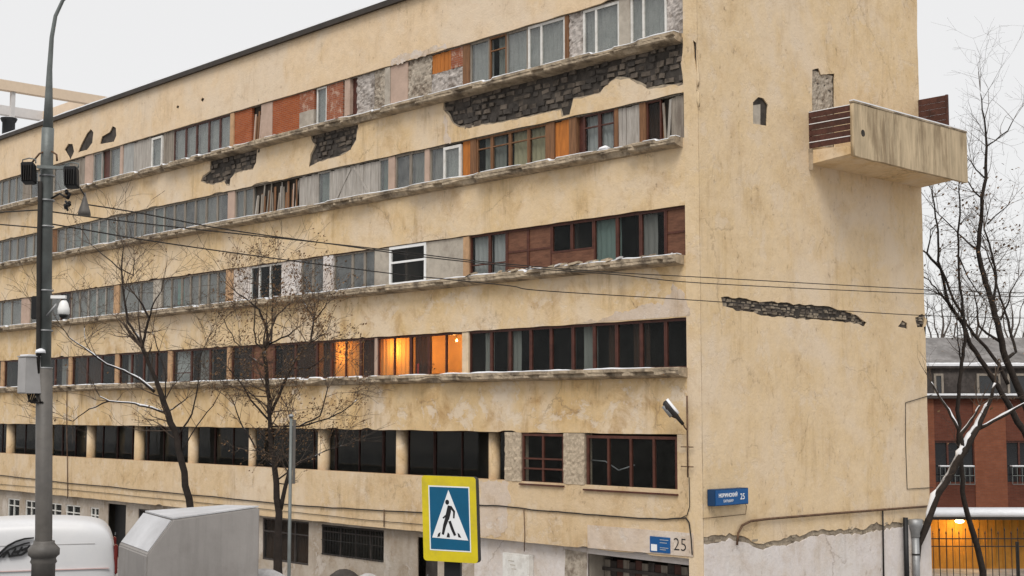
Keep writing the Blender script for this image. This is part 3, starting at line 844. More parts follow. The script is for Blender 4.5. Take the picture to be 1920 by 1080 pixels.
# code -> what stands there
DR = random.Random(5)
def fill(k, segs, head):
    z0 = LIP[k]-.02; z1 = TOP[k]-.02
    zm = (z0+z1)/2+.15
    prev = None
    hb = MB(); hb.box(XL, -.004, .09, .20, z1-.005, z1+.06); hb.build('window_head', MT[head], HOUSE)
    for p0, p1, c in segs:
        x0 = fx(p0, zm)+.004; x1 = (fx(p1, zm) if p1 < 1286 else 0)-.004
        z1s = z1-.008
        if c == 'D': window(x0, x1, z0, z1s, 'brownd', DR.choice([None, None, 'brownc', 'greyc', 'brownc', 'green', None, 'brownc']), part=DR.uniform(.2, .7))
        elif c == 'Dk': window(x0, x1, z0, z1s, 'brown', 'brownc')
        elif c == 'Dm': window(x0, x1, z0, z1s, 'brownd', None, mull=(.5,))
        elif c == 'Db': window(x0, x1, z0, z1s, 'brown', 'brownc', part=.8)
        elif c == 'Dt': window(x0, x1, z0, z1s, 'brown', 'teal')
        elif c == 'Dw': window(x0, x1, z0, z1s, 'brown', 'pale', trans=(.28,))
        elif c == 'd': window(x0, x1, z0, z1s, 'greywood', None, gl='glassd')
        elif c == 'dg': window(x0, x1, z0, z1s, 'greywood', 'greyc', gl='glassd')
        elif c == 'dt': window(x0, x1, z0, z1s, 'greywood', 'green', gl='glassd')
        elif c == 'dT': window(x0, x1, z0, z1s, 'greywoodl', 'teal', gl='glassd')
        elif c == 'dp': window(x0, x1, z0, z1s, 'greywood', 'pale', gl='glassd')
        elif c == 'db': window(x0, x1, z0, z1s, 'brownd', 'pale', gl='glassd')
        elif c == 'dB': window(x0, x1, z0, z1s, 'greywood', 'bluec', gl='glassd', part=.7)
        elif c == 'wy': window(x0, x1, z0, z1s, 'wood', 'cream', trans=(.72,))
        elif c == 'wd': window(x0, x1, z0, z1s, 'wood', 'green', trans=(.72,), part=.6)
        elif c == 'wp': window(x0, x1, z0, z1s, 'brownd', 'pale', trans=(.7,))
        elif c == 'W': window(x0, x1, z0, z1s, 'white', 'pale', gl='glassd', mull=(.36,), fw=.08)
        elif c == 'W1': window(x0, x1, z0, z1s, 'white', 'pale', gl='glassd', fw=.06)
        elif c == 'Wd': window(x0, x1, z0, z1s, 'white', None, mull=(.28, .62), fw=.07)
        elif c == 'V': window(x0, x1, z0+.02, z1s, 'plastic', None, gl='glassc', trans=(.60,), fw=.10, y=.03)
        elif c == 'Vp': window(x0, x1, z0+.02, z1s-.08, 'white', 'pale', gl='glassd', fw=.10, y=.02)
        elif c == 'L': window(x0, x1, z0, z1s, 'brown', None, gl='glassc', mull=(.5,))
        elif c == 'Lc': window(x0, x1, z0, z1s, 'brown', 'orangec', gl='glassc', mull=(.5,))
        elif c == 'H':
            zs = z0+(z1-z0)*.36
            window(x0, x1, zs, z1s, 'brown', None); panel('infill_panel', x0, x1, z0, zs-.004, 'veneer')
        elif c == 'K':
            window_panel = panel('infill_panel', x0+.05, x1-.05, z0, z1s-.05, 'veneer', .12)
            mb = MB(); bar(mb, x0, x0+.05, z0, z1s); bar(mb, x1-.05, x1, z0, z1s); bar(mb, x0+.05, x1-.05, z1s-.05, z1s, .092, .168)
            bar(mb, x0+.05, x1-.05, (z0+z1)/2-.03, (z0+z1)/2+.03, .10, .14)
            mb.build('panel_frame', MT['brown'], HOUSE)
        elif c == 'B': panel('brick_infill', x0, x1, z0, z1s, 'redbrick', .08, .12)
        elif c == 'Bw': panel('brick_infill', x0, x1, z0, z1s, 'redbrickw', .08, .12)
        elif c == 'Bg':
            panel('brick_infill', x0, x1, (z0+z1)/2, z1s, 'redbrickw', .08, .12); panel('infill_panel', x0, x1, z0, (z0+z1)/2-.004, 'greyp', .06, .12)
        elif c == 'P': panel('infill_panel', x0, x1, z0, z1s, 'pinkp', .06)
        elif c == 'G': panel('infill_panel', x0, x1, z0, z1s, 'greyp', .06)
        elif c == 'Q': panel('infill_panel', x0, x1, z0, z1s, 'plw', .05)
        elif c == 'R': rubble(x0, x1, z0, z1s, 'rubble')
        elif c == 'Rg': rubble(x0, x1, z0, z1s, 'rubbleg')
        elif c == 'Ro':
            rubble(x0, x1, z0, z0+(z1-z0)*.55, 'rubbleg'); boards(x0, x0+(x1-x0)*.6, z0+(z1-z0)*.55, z1s, 'orange', .16); panel('infill_panel', x0+(x1-x0)*.6+.01, x1, z0+(z1-z0)*.56, z1s, 'redbrickw')
        elif c == 'g': boards(x0, x1, z0, z1s, 'greywood')
        elif c == 'gl': boards(x0, x1, z0, z1s, 'greywoodl', .18)
        elif c == 'gb': boards(x0, x1, z0, z1s, 'greyb', .3)
        elif c == 'gx':
            boards(x0, x1, z0, z1s, 'greywoodl', .22)
            for s in (0, 1):
                mb = MB(); a = Vector((x0+(x1-x0)*(.1+.4*s), .085, z0+.05)); b = Vector((x0+(x1-x0)*(.42+.4*s), .085, z1-.1))
                if s: a.x, b.x = b.x, a.x
                d = (b-a); e = d.normalized().cross(Vector((0, 1, 0)))*.05
                mb.obox((a+b)/2, d/2, Vector((0, .012, 0)), e); mb.build('brace_board', MT['greywoodl'], HOUSE)
        elif c == 'O': boards(x0, x1, z0, z1s, 'orange', .3)
        elif c == 'k': post(x0, x1, z0, z1s, 'wood', .06)
        elif c == 's': post(x0, x1, z0, z1s, 'tan')
        elif c == 'S': post(x0, x1, z0, z1s, 'pl3')
        elif c == 'sg': post(x0, x1, z0, z1s, 'greyp')
        elif c == 'sp': post(x0, x1, z0, z1s, 'pinkp', .05)
        elif c == 'sw': post(x0, x1, z0, z1s, 'plw', .02)
        elif c == 'n': panel('dark_gap_panel', x0, x1, z0, z1s, 'brownd', .2)  # set-back panel in dark brown
        elif c == 'm':   # clutter: leaning boards before a dark set-back panel
            panel('dark_gap_panel', x0, x1, z0, z1s, 'room', .22)
            x = x0
            while x < x1-.12:
                mb = MB(); w = random.uniform(.05, .12); h = random.uniform(.6, 1.0)*(z1-z0); t = random.uniform(-.15, .15)
                mb.obox((x+w+t*.5, random.uniform(.08, .16), z0+h/2), Vector((w/2, 0, 0)), Vector((0, .012, 0)), Vector((t*.5, .02, h/2)))
                mb.build('leaning_board', MT[random.choice(['greywood', 'greywoodl', 'wood', 'pinkp'])], HOUSE)
                x += w*random.uniform(1.1, 1.9)

def auto(p0, p1, n, codes, seed):
    r = random.Random(seed)
    out = []
    a = fx(p0, 12); b = fx(p1, 12)
    xs = [a+(b-a)*i/n for i in range(n+1)]
    pxs = []
    for x in xs:
        pxs.append(proj(Vector((x, 0, 12)))[0])
    for i in range(n):
        out.append((pxs[i], pxs[i+1], r.choice(codes)))
    return out
L5S = auto(-200, 0, 8, ['d', 'dg'], 1)+auto(0, 98, 7, ['dg', 'd', 'g', 'Bw'], 2)+[(98, 128, 'dg'), (128, 157, 'g'), (157, 172, 'P'), (172, 188, 'dT'), (188, 203, 'n'), (203, 223, 'dp'), (223, 228, 'sp'), (228, 247, 'gb'), (247, 283, 'gl'), (283, 303, 'Vp'), (303, 323, 'g'),
       (323, 345, 'db'), (345, 365, 'db'), (365, 388, 'db'), (388, 409, 'db'), (409, 430, 'db'), (430, 437, 's'), (437, 469, 'B'), (469, 487, 'm'), (487, 508, 'P'), (508, 559, 'B'), (559, 586, 'Bg'), (586, 590, 'n'), (590, 609, 'W1'), (609, 640, 'Bw'), (640, 644, 'n'), (644, 654, 'sp'),
       (654, 665, 'n'), (665, 698, 'Rg'), (698, 720, 'R'), (720, 730, 'sg'), (730, 762, 'P'), (762, 806, 'R'), (806, 865, 'Ro'), (865, 878, 'k'), (878, 914, 'dp'), (914, 946, 'wd'), (946, 986, 'dp'), (986, 1056, 'W'), (1056, 1063, 'k'), (1063, 1089, 'Rg'), (1089, 1158, 'W'), (1158, 1178, 'G'), (1178, 1246, 'W'), (1246, 1290, 'Rg')]
L4S = auto(-200, 0, 8, ['d', 'dg'], 3)+auto(0, 75, 5, ['d', 'dg', 'dp'], 4)+[(75, 104, 'k')]+auto(104, 425, 18, ['d', 'd', 'dt', 'dg', 'dg', 'dT'], 5)+[(425, 438, 'sp')]+auto(438, 472, 2, ['dt'], 6)+[(472, 557, 'm'), (557, 592, 'gl'), (592, 616, 'dT'), (616, 707, 'gx'), (707, 726, 'dT'), (726, 738, 'sp'), (738, 766, 'd'), (766, 794, 'dt'), (794, 803, 'sp'), (803, 830, 'dg'),
       (830, 863, 'Vp'), (863, 879, 'O'), (879, 890, 'k'), (890, 918, 'wd'), (918, 952, 'wd'), (952, 987, 'wy'), (987, 1021, 'wy'), (1021, 1037, 'k'), (1037, 1064, 'O'), (1064, 1078, 'k'), (1078, 1090, 'n'), (1090, 1120, 'wp'), (1120, 1149, 'wp'), (1149, 1156, 'k'), (1156, 1196, 'gl'), (1196, 1208, 'k'), (1208, 1236, 'Db'), (1236, 1254, 'm'), (1254, 1290, 'veneer')]
L4S[-1] = (1254, 1290, 'g')
L3S = auto(-200, 0, 8, ['d', 'dg'], 7)+auto(0, 38, 2, ['dp', 'dg'], 8)+[(38, 54, 'sp')]+auto(54, 130, 4, ['D', 'd'], 9)+auto(130, 212, 5, ['dt', 'dT', 'dt'], 10)+[(212, 222, 's'), (222, 260, 'dg'), (260, 285, 'dg'), (285, 300, 'G'), (300, 318, 'dp'), (318, 337, 'dB')]+auto(337, 422, 5, ['dp', 'dt', 'dg'], 11)+[(422, 436, 's'), (436, 466, 'Q'), (466, 526, 'Wd'), (526, 562, 'Q'), (562, 583, 'd'), (583, 605, 'd'), (605, 623, 'sw'),
       (623, 657, 'd'), (657, 680, 'd'), (680, 700, 'd'), (700, 728, 'G'), (728, 797, 'V'), (797, 867, 'G'), (867, 878, 's'), (878, 914, 'Dw'), (914, 946, 'Dw'), (946, 986, 'K'), (986, 1030, 'K'), (1030, 1068, 'H'), (1068, 1109, 'H'), (1109, 1153, 'Dt'), (1153, 1197, 'D'), (1197, 1244, 'D'), (1244, 1290, 'K')]
L2S = auto(-200, 0, 8, ['D'], 12)+[(0, 6, 's'), (6, 34, 'D'), (34, 62, 'D'), (62, 100, 'D'), (100, 127, 'D'), (127, 133, 's'), (133, 160, 'Db'), (160, 187, 'D'), (187, 214, 'D'), (214, 221, 's')]+auto(221, 313, 4, ['D', 'D', 'Db'], 13)+[(313, 321, 's'), (321, 355, 'Dw'), (355, 390, 'D'), (390, 424, 'D'), (424, 431, 's'), (431, 470, 'Db'), (470, 510, 'K'), (510, 550, 'Db'), (550, 590, 'Db'), (590, 617, 'Db'), (617, 672, 'Lc'),
       (672, 700, 'Dk'), (700, 705, 'sp'), (705, 766, 'Lc'), (766, 800, 'Dk'), (800, 865, 'L'), (865, 877, 'S')]
mx = [877, 917, 952, 991, 1029, 1070, 1110, 1152, 1198, 1244, 1290]
L2S += [(a, b, 'D') for a, b in zip(mx[:-1], mx[1:])]
fill(5, L5S, 'greywood'); fill(4, L4S, 'greywood'); fill(3, L3S, 'brownd'); fill(2, L2S, 'brownd')

# --- lit rooms on the second ribbon
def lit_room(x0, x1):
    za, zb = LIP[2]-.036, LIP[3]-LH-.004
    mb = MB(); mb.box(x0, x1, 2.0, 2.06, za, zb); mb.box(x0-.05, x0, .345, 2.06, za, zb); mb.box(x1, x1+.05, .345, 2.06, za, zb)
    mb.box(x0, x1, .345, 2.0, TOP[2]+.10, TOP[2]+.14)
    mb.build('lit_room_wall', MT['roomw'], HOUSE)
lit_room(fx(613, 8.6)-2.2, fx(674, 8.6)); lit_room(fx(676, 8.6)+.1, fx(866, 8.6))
for lp, pw, yy, zz, lab in ((640, 26, .8, 8.95, 'glowing lamp behind the leftmost orange lit window'), (742, 42, .8, 8.95, 'glowing lamp behind the middle orange lit window'), (846, 36, 1.2, 9.12, 'glowing lamp in the rightmost orange lit window')):
    p = Vector((fx(lp, 8.9)-(.35 if lp < 800 else 1.1), yy, zz))
    ld = bpy.data.lights.new('room_lamp_light', 'POINT'); ld.energy = pw; ld.color = (1.0, .50, .14); ld.shadow_soft_size = .1
    lo = bpy.data.objects.new('room_lamp_light', ld); COL.objects.link(lo)
    lamp = empty('ceiling_lamp', p, lab, 'lamp', 'lamps in the lit rooms')
    mb = MB(); mb.lathe(p, [(.001, -.035), (.028, -.025), (.038, 0), (.028, .03), (.012, .06)], 12); mb.build('bulb_globe', MT['bulbs'], lamp)
    mb = MB(); mb.tube([p+Vector((0, 0, .06)), p+Vector((0, 0, TOP[2]+.10-p.z))], .012, 6); mb.build('stem', MT['black'], lamp)
    lo.parent = lamp; lo.location = (0, -.12, -.1)
# things on the sill of the lit room
x = fx(786, 8.3, .3)
mb = MB(); mb.box(x-.16, x+.17, .26, .5, LIP[2]-.034, LIP[2]+.42); o = mb.build('storage_box', MT['redstuff'], bevel=.02)
props(o, 'red box on the sill between the two right lit windows', 'box')
p = Vector((fx(806, 8.3, .35), .35, LIP[2]-.03))
pl = empty('potted_plant', p, 'small dark potted plant in the left corner of the rightmost lit window', 'plant')
mb = MB(); mb.lathe(p, [(.06, 0), (.085, .14), (.075, .14)], 10); mb.build('pot', MT['white'], pl)
mb = MB()
for i in range(70):
    d = Vector((random.gauss(0, 1), random.gauss(0, .6), random.gauss(.3, .8))).normalized()
    c = p+Vector((0, 0, .3))+d*random.uniform(.05, .2); s = random.uniform(.03, .06)
    e1 = d.orthogonal().normalized()*s; e2 = d.cross(e1).normalized()*s*.5
    mb.add([c-e1, c+e2, c+e1, c-e2], [(0, 1, 2, 3)])
props(mb.build('leaves', MT['brownd'], pl, fix=False), kind='stuff')
# pigeon-white bag on the fourth ledge
c = Vector((fx(1135, 14.6, -.1), -.12, LIP[4]))
mb = MB(); mb.lathe(c, [(.13, 0), (.2, .03), (.19, .08), (.1, .13), (.02, .15)], 12)
for v in mb.v: v += Vector((noise.noise(v*6), noise.noise(v*6+Vector((9, 0, 0))), noise.noise(v*6+Vector((0, 9, 0)))))*.04
props(mb.build('sack', MT['snow'], None), 'lumpy white sack on the ledge below the white curtained window', 'sack')

# ================================================================== gallery on the first floor
GB, GT = 4.50, 6.03
for p0, p1 in ((13, 24), (84, 95), (164, 174), (252, 267), (354, 367), (466, 476), (596, 614), (742, 760), (915, 934)):
    xa, xb = fx(p0, 5.2, .35), fx(p1, 5.2, .35)
    r = min(.24, max(.16, (xb-xa)/2*.8))
    mb = MB(); mb.lathe(((xa+xb)/2, .42, 3.452), [(r, 0), (r, GT-3.47)], 18)
    mb.build('gallery_column', MT['pl1'], HOUSE)
x = XL
gw = MB(); gw.box(XL, GX1+.1, 2.2, 2.9, 3.452, 3.95); gw.build('gallery_sill_wall', MT['room'], HOUSE)
while x < GX1-3.0:
    w = window(x, x+3.0, 3.96, GT-.02, 'brownd', None, gl='glassg', mull=(.5,), y=2.3, name='gallery_window')
    x += 3.02
mb = MB(); mb.box(XL, -.004, .3405, 2.995, GT+.012, GT+.06); mb.build('gallery_ceiling', MT['room'], HOUSE)
# masonry piers and the two brown windows right of the gallery
def pier(p0, p1, mt='pier'):
    x0, x1 = fx(p0, 5.2), fx(p1, 5.2)
    mb = MB(); nz = 18; rings = []
    n = max(5, int((x1-x0)/.05))
    for j in range(nz+1):
        zz = GB-.01+(GT-GB)*j/nz
        ring = []
        for i in range(n+1):
            xx = x0+(x1-x0)*i/n
            ring.append((xx+(.02*noise.noise(Vector((zz*5, i, 2))) if i in (0, n) else 0), -.015+.03*noise.noise(Vector((xx*9, zz*9, 5))), zz))
        ring += [(x1, .33, zz), (x0, .33, zz)]
        rings.append(ring)
    mb.sweep(rings)
    mb.build('masonry_pier', MT[mt], HOUSE)
pier(947, 977); pier(1057, 1096)
mb = MB(); mb.box(GX1+.06, GX1+.18, .34, 2.3, 3.46, GT); mb.build('partition', MT['room'], HOUSE)
x0, x1 = fx(1270, 5.2), 0
mb = MB(); mb.box(x0+.002, x1-.002, 0.0, .33, GB-.002, GT+.002); mb.build('wall', MT['pl1'], HOUSE)
window(WR[0][0]+.01, WR[0][1]-.01, GB-.06, GT-.04, 'brown', None, mull=(.5,), trans=(.28, .5), y=.02, fw=.075)
window(WR[1][0]+.02, WR[1][1]-.01, GB-.12, GT-.06, 'brown', None, mull=(.25, .5, .75), y=.02, fw=.085)
for (a, b), dz in ((WR[0], .06), (WR[1], .12)):
    mb = MB(); mb.box(a-.06, b+.03, -.07, .03, GB-dz-.05, GB-dz-.003); mb.build('window_sill', MT['brown'], HOUSE)
# piping seen behind the four-light window
mb = MB(); mb.tube([(fx(1104, 5.3, .3), .3, 5.22), (fx(1135, 5.2, .3), .3, 5.2), (fx(1160, 5, .3), .3, 4.95), (fx(1190, 5, .3), .3, 5.12)], .02, 6)
props(mb.build('bent_pipe', MT['zinc']), 'pale bent pipe behind the panes of the four light brown window', 'pipe')

# ================================================================== ground floor
GY = .34
def gx(px, z=1.8): return fx(px, z, GY)
holes = []; HZ = []
def hole(p0, p1, z0, z1):
    a, b = gx(p0), gx(p1)
    holes.append([(a, z0), (b, z0), (b, z1), (a, z1)]); HZ.append((a, b, z0, z1))
hole(17, 39, .9, 2.2); hole(50, 71, .9, 2.2); hole(92, 118, .9, 2.2); hole(126, 153, .9, 2.2); hole(172, 188, .9, 2.2)
hole(205, 239, .05, 2.45); hole(262, 345, .8, 2.35); hole(495, 582, .9, 2.52); hole(606, 723, 1.38, 2.50); hole(786, 824, .05, 2.40)
SPLIT = gx(893)
filled('plaster', [[(XL, 0), (SPLIT, 0), (SPLIT, 2.61), (XL, 2.61)]]+holes, .08, fmap(GY-.08, .08), MT['plg'], band)
gh = [(gx(1105), .05), (gx(1296), .05), (gx(1296), 2.40), (gx(1105), 2.44)]
jam = rag([(gx(1062), .3), (gx(1104), .3), (gx(1104), 2.45), (gx(1064), 2.5)], .03, .2, 7)
filled('plaster', [[(SPLIT, 0), (-.002, 0), (-.002, 2.61), (SPLIT, 2.61)], gh], .08, fmap(GY-.085, .08), MT['plw'], band)
mb = MB(); mb.box(XL, -.004, 1.4, 1.6, 0, 3.19); mb.build('room_back_wall', MT['room'], HOUSE)
for i, (a, b, z0, z1) in enumerate(HZ):
    if i in (5, 9):
        mb = MB(); mb.box(a+.06, b-.06, GY+.25, GY+.30, z0, z1-.05); d = mb.build('door', MT['black' if i == 5 else 'darkclad'], HOUSE)
        mb = MB(); mb.box(a+.16, a+.2, GY+.21, GY+.25, 1.0, 1.12); mb.build('handle', MT['zinc'], d)
        continue
    if i < 5: window(a+.005, b-.005, z0+.004, z1-.004, 'white', None, mull=(.5,), trans=(.74,), y=GY-.05, fw=.07)
    elif i == 8:
        window(a+.005, b-.005, z0+.004, z1-.004, 'darkclad', None, gl='glass', mull=(.3, .55, .78), trans=(.8,), y=GY-.05, fw=.05)
    else: window(a+.005, b-.005, z0+.004, z1-.004, 'darkclad', 'brownc', gl='glass', mull=(.35, .7), trans=(.7,), y=GY-.05, fw=.06)
# barred grille on the ground floor window
a, b, z0, z1 = HZ[8]
gr = empty('window_grille', (a, GY-.1, z0), 'dark iron grille over the ground floor window left of the crossing sign', 'grille')
xx = a+.08
while xx < b-.02:
    mb = MB(); mb.tube([(xx, GY-.1, z0+.01), (xx, GY-.1, z1-.01)], .011, 5); mb.build('bar', MT['iron'], gr); xx += .17
for zz in (z0+.05, (z0+z1)/2, z1-.06):
    mb = MB(); mb.tube([(a+.02, GY-.112, zz), (b-.02, GY-.112, zz)], .012, 5); mb.build('rail', MT['iron'], gr)
# doorway at the right: inner side walls, old timber door set back
dx0, dx1 = gx(1105), gx(1296)
mb = MB(); mb.box(dx0-.3, dx0-.002, GY+.003, 1.39, 0, 2.6); mb.build('door_reveal', MT['greyp'], HOUSE)
x = dx0+.05
i = 0
while x < dx1-.2:
    mb = MB(); mb.box(x, x+.24, .95+random.uniform(0, .02), 1.0, .05, 2.28-random.uniform(0, .08)); mb.build('door_board', MT[('greywood', 'darkclad', 'brownd')[i % 3]], HOUSE); x += .25; i += 1
mb = MB(); mb.box(dx0, dx1-.1, .9, .95, 1.9, 2.0); mb.build('door_rail', MT['darkclad'], HOUSE)
jj = filled('peeled_jamb', [jam], .012, fmap(GY-.099, .012), MT['rubble'], HOUSE)
# white board over the doorway, plaque and painted number
b0 = [on_y(1102, 984, -.012), on_y(1300, 1000, -.012), on_y(1300, 1044, -.012), on_y(1102, 1027, -.012)]
props(filled('white_fascia_board', [[(p.x, p.z) for p in b0]], .02, fmap(-.024, .02), MT['patch'], HOUSE), None)
X1 = Vector((1, 0, 0)); Z1 = Vector((0, 0, 1)); Y1 = Vector((0, 1, 0))
pa = on_y(1219, 1005, -.03); pb = on_y(1257, 1038, -.03)
pq = empty('wall_plaque', (pa.x, -.03, pb.z), 'small blue plaque with a white square on the white board above the doorway', 'plaque')
mb = MB(); mb.box(pa.x, pb.x, -.045, -.026, pb.z, pa.z); mb.build('plate', MT['plateb'], pq)
w_, h_ = pb.x-pa.x, pa.z-pb.z
mb = MB(); mb.box(pa.x+.06*w_, pa.x+.36*w_, -.049, -.0455, pb.z+.08*h_, pb.z+.5*h_); mb.build('white_square', MT['signw'], pq)
for j, (u0, u1, v) in enumerate(((.5, .92, .80), (.5, .85, .62), (.5, .92, .3), (.5, .8, .18))):
    mb = MB(); mb.box(pa.x+u0*w_, pa.x+u1*w_, -.048, -.0455, pb.z+v*h_, pb.z+v*h_+.04*h_); mb.build('text_line', MT['pale'], pq)
o25 = on_y(1262, 1030, -.03)
t = text_mesh('25', .50, 'house_number', (o25.x, -.0265, o25.z-.02), X1, Z1, -Y1, MT['black'], None, bold=-.006)
props(t, 'black painted number 25 on the white board beside the blue plaque', 'number')
# meter cabinet on the white wall
c0 = on_y(942, 1036, GY-.3)
mc = empty('meter_cabinet', (c0.x, GY-.3, .6), 'off-white metal cabinet on the whitewashed wall left of the doorway', 'cabinet')
c1 = fx(992, 2, GY-.3)
mb = MB(); mb.box(c0.x, c1, GY-.3, GY-.09, .9, c0.z); mb.build('body', MT['white'], mc, bevel=.01)
mb = MB(); mb.box(c0.x+.06, c1-.06, GY-.315, GY-.302, .98, c0.z-.08); dd = mb.build('door', MT['white'], mc)
for j in range(3):
    mb = MB(); mb.box(c0.x+.3+.07*j, c0.x+.56+.05*j, GY-.319, GY-.3155, c0.z-.24-.12*j, c0.z-.215-.12*j); mb.build('text_line', MT['greyp'], dd)
# pale repainted patches on the facade
PATCH = [
    ([(900, 902), (925, 901), (940, 906), (952, 903), (955, 925), (960, 942), (950, 960), (953, 985), (940, 1006), (925, 1004), (914, 1009), (902, 1006)], 'patch'),
    ([(1120, 600), (1150, 588), (1185, 582), (1215, 570), (1240, 568), (1256, 552), (1262, 530), (1270, 545), (1282, 548), (1291, 575), (1292, 594), (1240, 600), (1180, 606), (1120, 611), (1080, 613), (1095, 604)], 'patch'),
    ([(735, 110), (762, 100), (800, 92), (820, 84), (838, 86), (815, 97), (780, 108), (752, 117), (733, 122)], 'patch'),
    ([(835, 212), (838, 240), (846, 262), (846, 268), (836, 268), (834, 250), (831, 230)], 'patch'),
]
for i, (p, mt) in enumerate(PATCH):
    q = rag(F2(p), .11, .07, i*3.1)
    if i == 1: q = [(u, max(v, TOP[2]+.03)) for u, v in q]
    filled('repainted_patch', [q], .006, fmap(-.006, .006), MT[mt], HOUSE)

# ================================================================== end wall details
# small arched opening with a white board inside
q = E2([(1413, 233), (1413, 197), (1428, 195), (1428, 235)])
filled('blocking_board', [q], .02, emap(XE-.045, .02), MT['greyp'], HOUSE)
# blocked balcony door: rubble
a = on_x(1526, 274); b = on_x(1563, 142)
mb = MB(); rings = []
for i in range(22):
    y = a.y+.02+(b.y-a.y-.02)*i/21
    rings.append([(XE-.05+.03*noise.noise(Vector((y*9, zz*8, 2)))+.02*noise.noise(Vector((y*21, zz*19, 2))), y, zz) for zz in [a.z-.1+(b.z-a.z+.1)*j/40 for j in range(41)]])
mb.sweep(rings, closed=False)
mb.build('rubble_infill', MT['rubble'], HOUSE)
# balcony
BX = 2.15
by0, by1 = 5.42, 11.95
BAL = MB()
BAL.add([(XE, by0, 14.28), (BX-.1, by0, 14.42), (BX-.1, by1, 14.42), (XE, by1, 14.28), (XE, by0, 14.72), (BX-.1, by0, 14.66), (BX-.1, by1, 14.66), (XE, by1, 14.72)],
        [(0, 1, 2, 3), (4, 5, 6, 7), (0, 1, 5, 4), (1, 2, 6, 5), (2, 3, 7, 6), (3, 0, 4, 7)])
BALC = BAL.build('balcony', MT['pl4'], HOUSE)
out = rag([(by0-.12, 14.30), (by1+.06, 14.25), (by1+.06, 15.92), (by0-.12, 15.92)], .02, .35, 3)
filled('parapet', [out], .14, emap(BX+.04, .14), MT['balc'] if 'balc' in MT else MT['pl2'], BALC)
mb = MB(); mb.box(BX-.115, BX+.055, by0-.14, by1+.08, 15.93, 15.985); cp = mb.build('coping', MT['ledge'], BALC)
mb = MB(); mb.box(BX-.11, BX+.05, by0-.13, by1+.07, 15.986, 16.02); mb.build('snow', MT['snow'], cp)
hc = Vector((BX+.042, on_x(1616, 250, BX).y, on_x(1616, 250, BX).z))
mb = MB(); mb.lathe(hc, [(.11, 0), (.09, .004)], 10, (1, 0, 0)); mb.build('drain_stain', MT['core'], BALC)
zz = 14.78
for j in range(6):
    mb = MB(); mb.box(XE+.01, BX-.105, by0+.0, by0+.035, zz, zz+.165)
    bo = mb.build('board', MT['redpaint'], BALC)
    if j in (0, 3, 5):
        mb = MB(); mb.box(XE+.02, BX-.11, by0-.01, by0+.05, zz+.166, zz+.19); mb.build('snow', MT['snow'], bo)
    zz += .19
mb = MB(); mb.box(XE+.01, XE+.06, by0+.04, by0+.09, 14.72, 15.95); mb.box(BX-.16, BX-.11, by0+.04, by0+.09, 14.72, 15.95); mb.build('rail_post', MT['redpaint'], BALC)
zz = 14.8
while zz < 17.2:
    mb = MB(); mb.box(XE+.02, 1.52, by1-.05, by1-.015, zz, zz+.2); mb.build('board', MT['redpaint'], BALC); zz += .21
mb = MB(); mb.box(1.52, 1.6, by1-.07, by1+.01, 14.72, 17.32); mb.build('rail_post', MT['redpaint'], BALC)
mb = MB(); mb.box(XE-.02, XE+.14, by0-.03, by0+.0, 14.1, 14.76); mb.build('bracket', MT['ledge'], BALC)
# pipes and conduits on the end wall
def epts(l, x): return [on_x(px, py, x) for px, py in l]
def wire_thing(name, pts, r, mt, label, cat, group=None, sides=6, parent=None):
    mb = MB(); mb.tube(pts, r, sides)
    o = mb.build(name, MT[mt], parent)
    if label: props(o, label, cat, group)
    return o
wire_thing('pipe', epts([(1382, 1022), (1384, 1000), (1392, 985), (1408, 977), (1440, 973), (1560, 963), (1690, 953), (1746, 949)], XE+.07), .035, 'rust', 'rusty pipe bending down and running along the end wall above the white plinth', 'pipe')
wire_thing('pipe', epts([(1655, 958), (1656, 1010), (1657, 1085)], XE+.06), .028, 'iron', 'dark vertical pipe on the white plinth of the end wall', 'pipe')
wire_thing('cable', epts([(1748, 740), (1698, 755), (1698, 830), (1701, 917), (1750, 914)], XE+.02), .012, 'cable', 'thin cable forming a tall rectangle at the right edge of the end wall', 'cable')
wire_thing('cable', epts([(1318, 972), (1360, 968), (1398, 964), (1400, 950), (1398, 945)], XE+.02), .008, 'rust', 'thin cable below the blue street name plate', 'cable')
# zinc downpipe and black pipe at the right foot of the end wall
dp0 = on_x(1716, 985, XE+.12)
dpz = empty('downpipe', (dp0.x, dp0.y, 0), 'pale zinc downpipe with a flared hopper at the right foot of the end wall', 'downpipe')
mb = MB(); mb.lathe((dp0.x, dp0.y, .1), [(.12, 0), (.12, dp0.z-.5)], 12); mb.build('pipe', MT['zinc'], dpz)
mb = MB(); mb.lathe((dp0.x, dp0.y, dp0.z-.4), [(.12, 0), (.15, .04), (.15, .2), (.24, .36), (.25, .6), (.23, .6)], 12); mb.build('hopper', MT['zinc'], dpz)
for zz in (1.0, 2.0):
    mb = MB(); mb.lathe((dp0.x, dp0.y, zz), [(.13, 0), (.13, .05)], 12); mb.build('clamp', MT['iron'], dpz)
p = on_x(1698, 985, XE+.14)
wire_thing('pipe', [(p.x, p.y, 0), (p.x, p.y, p.z+.25)], .085, 'black', 'thick black pipe beside the zinc downpipe', 'pipe', sides=10)
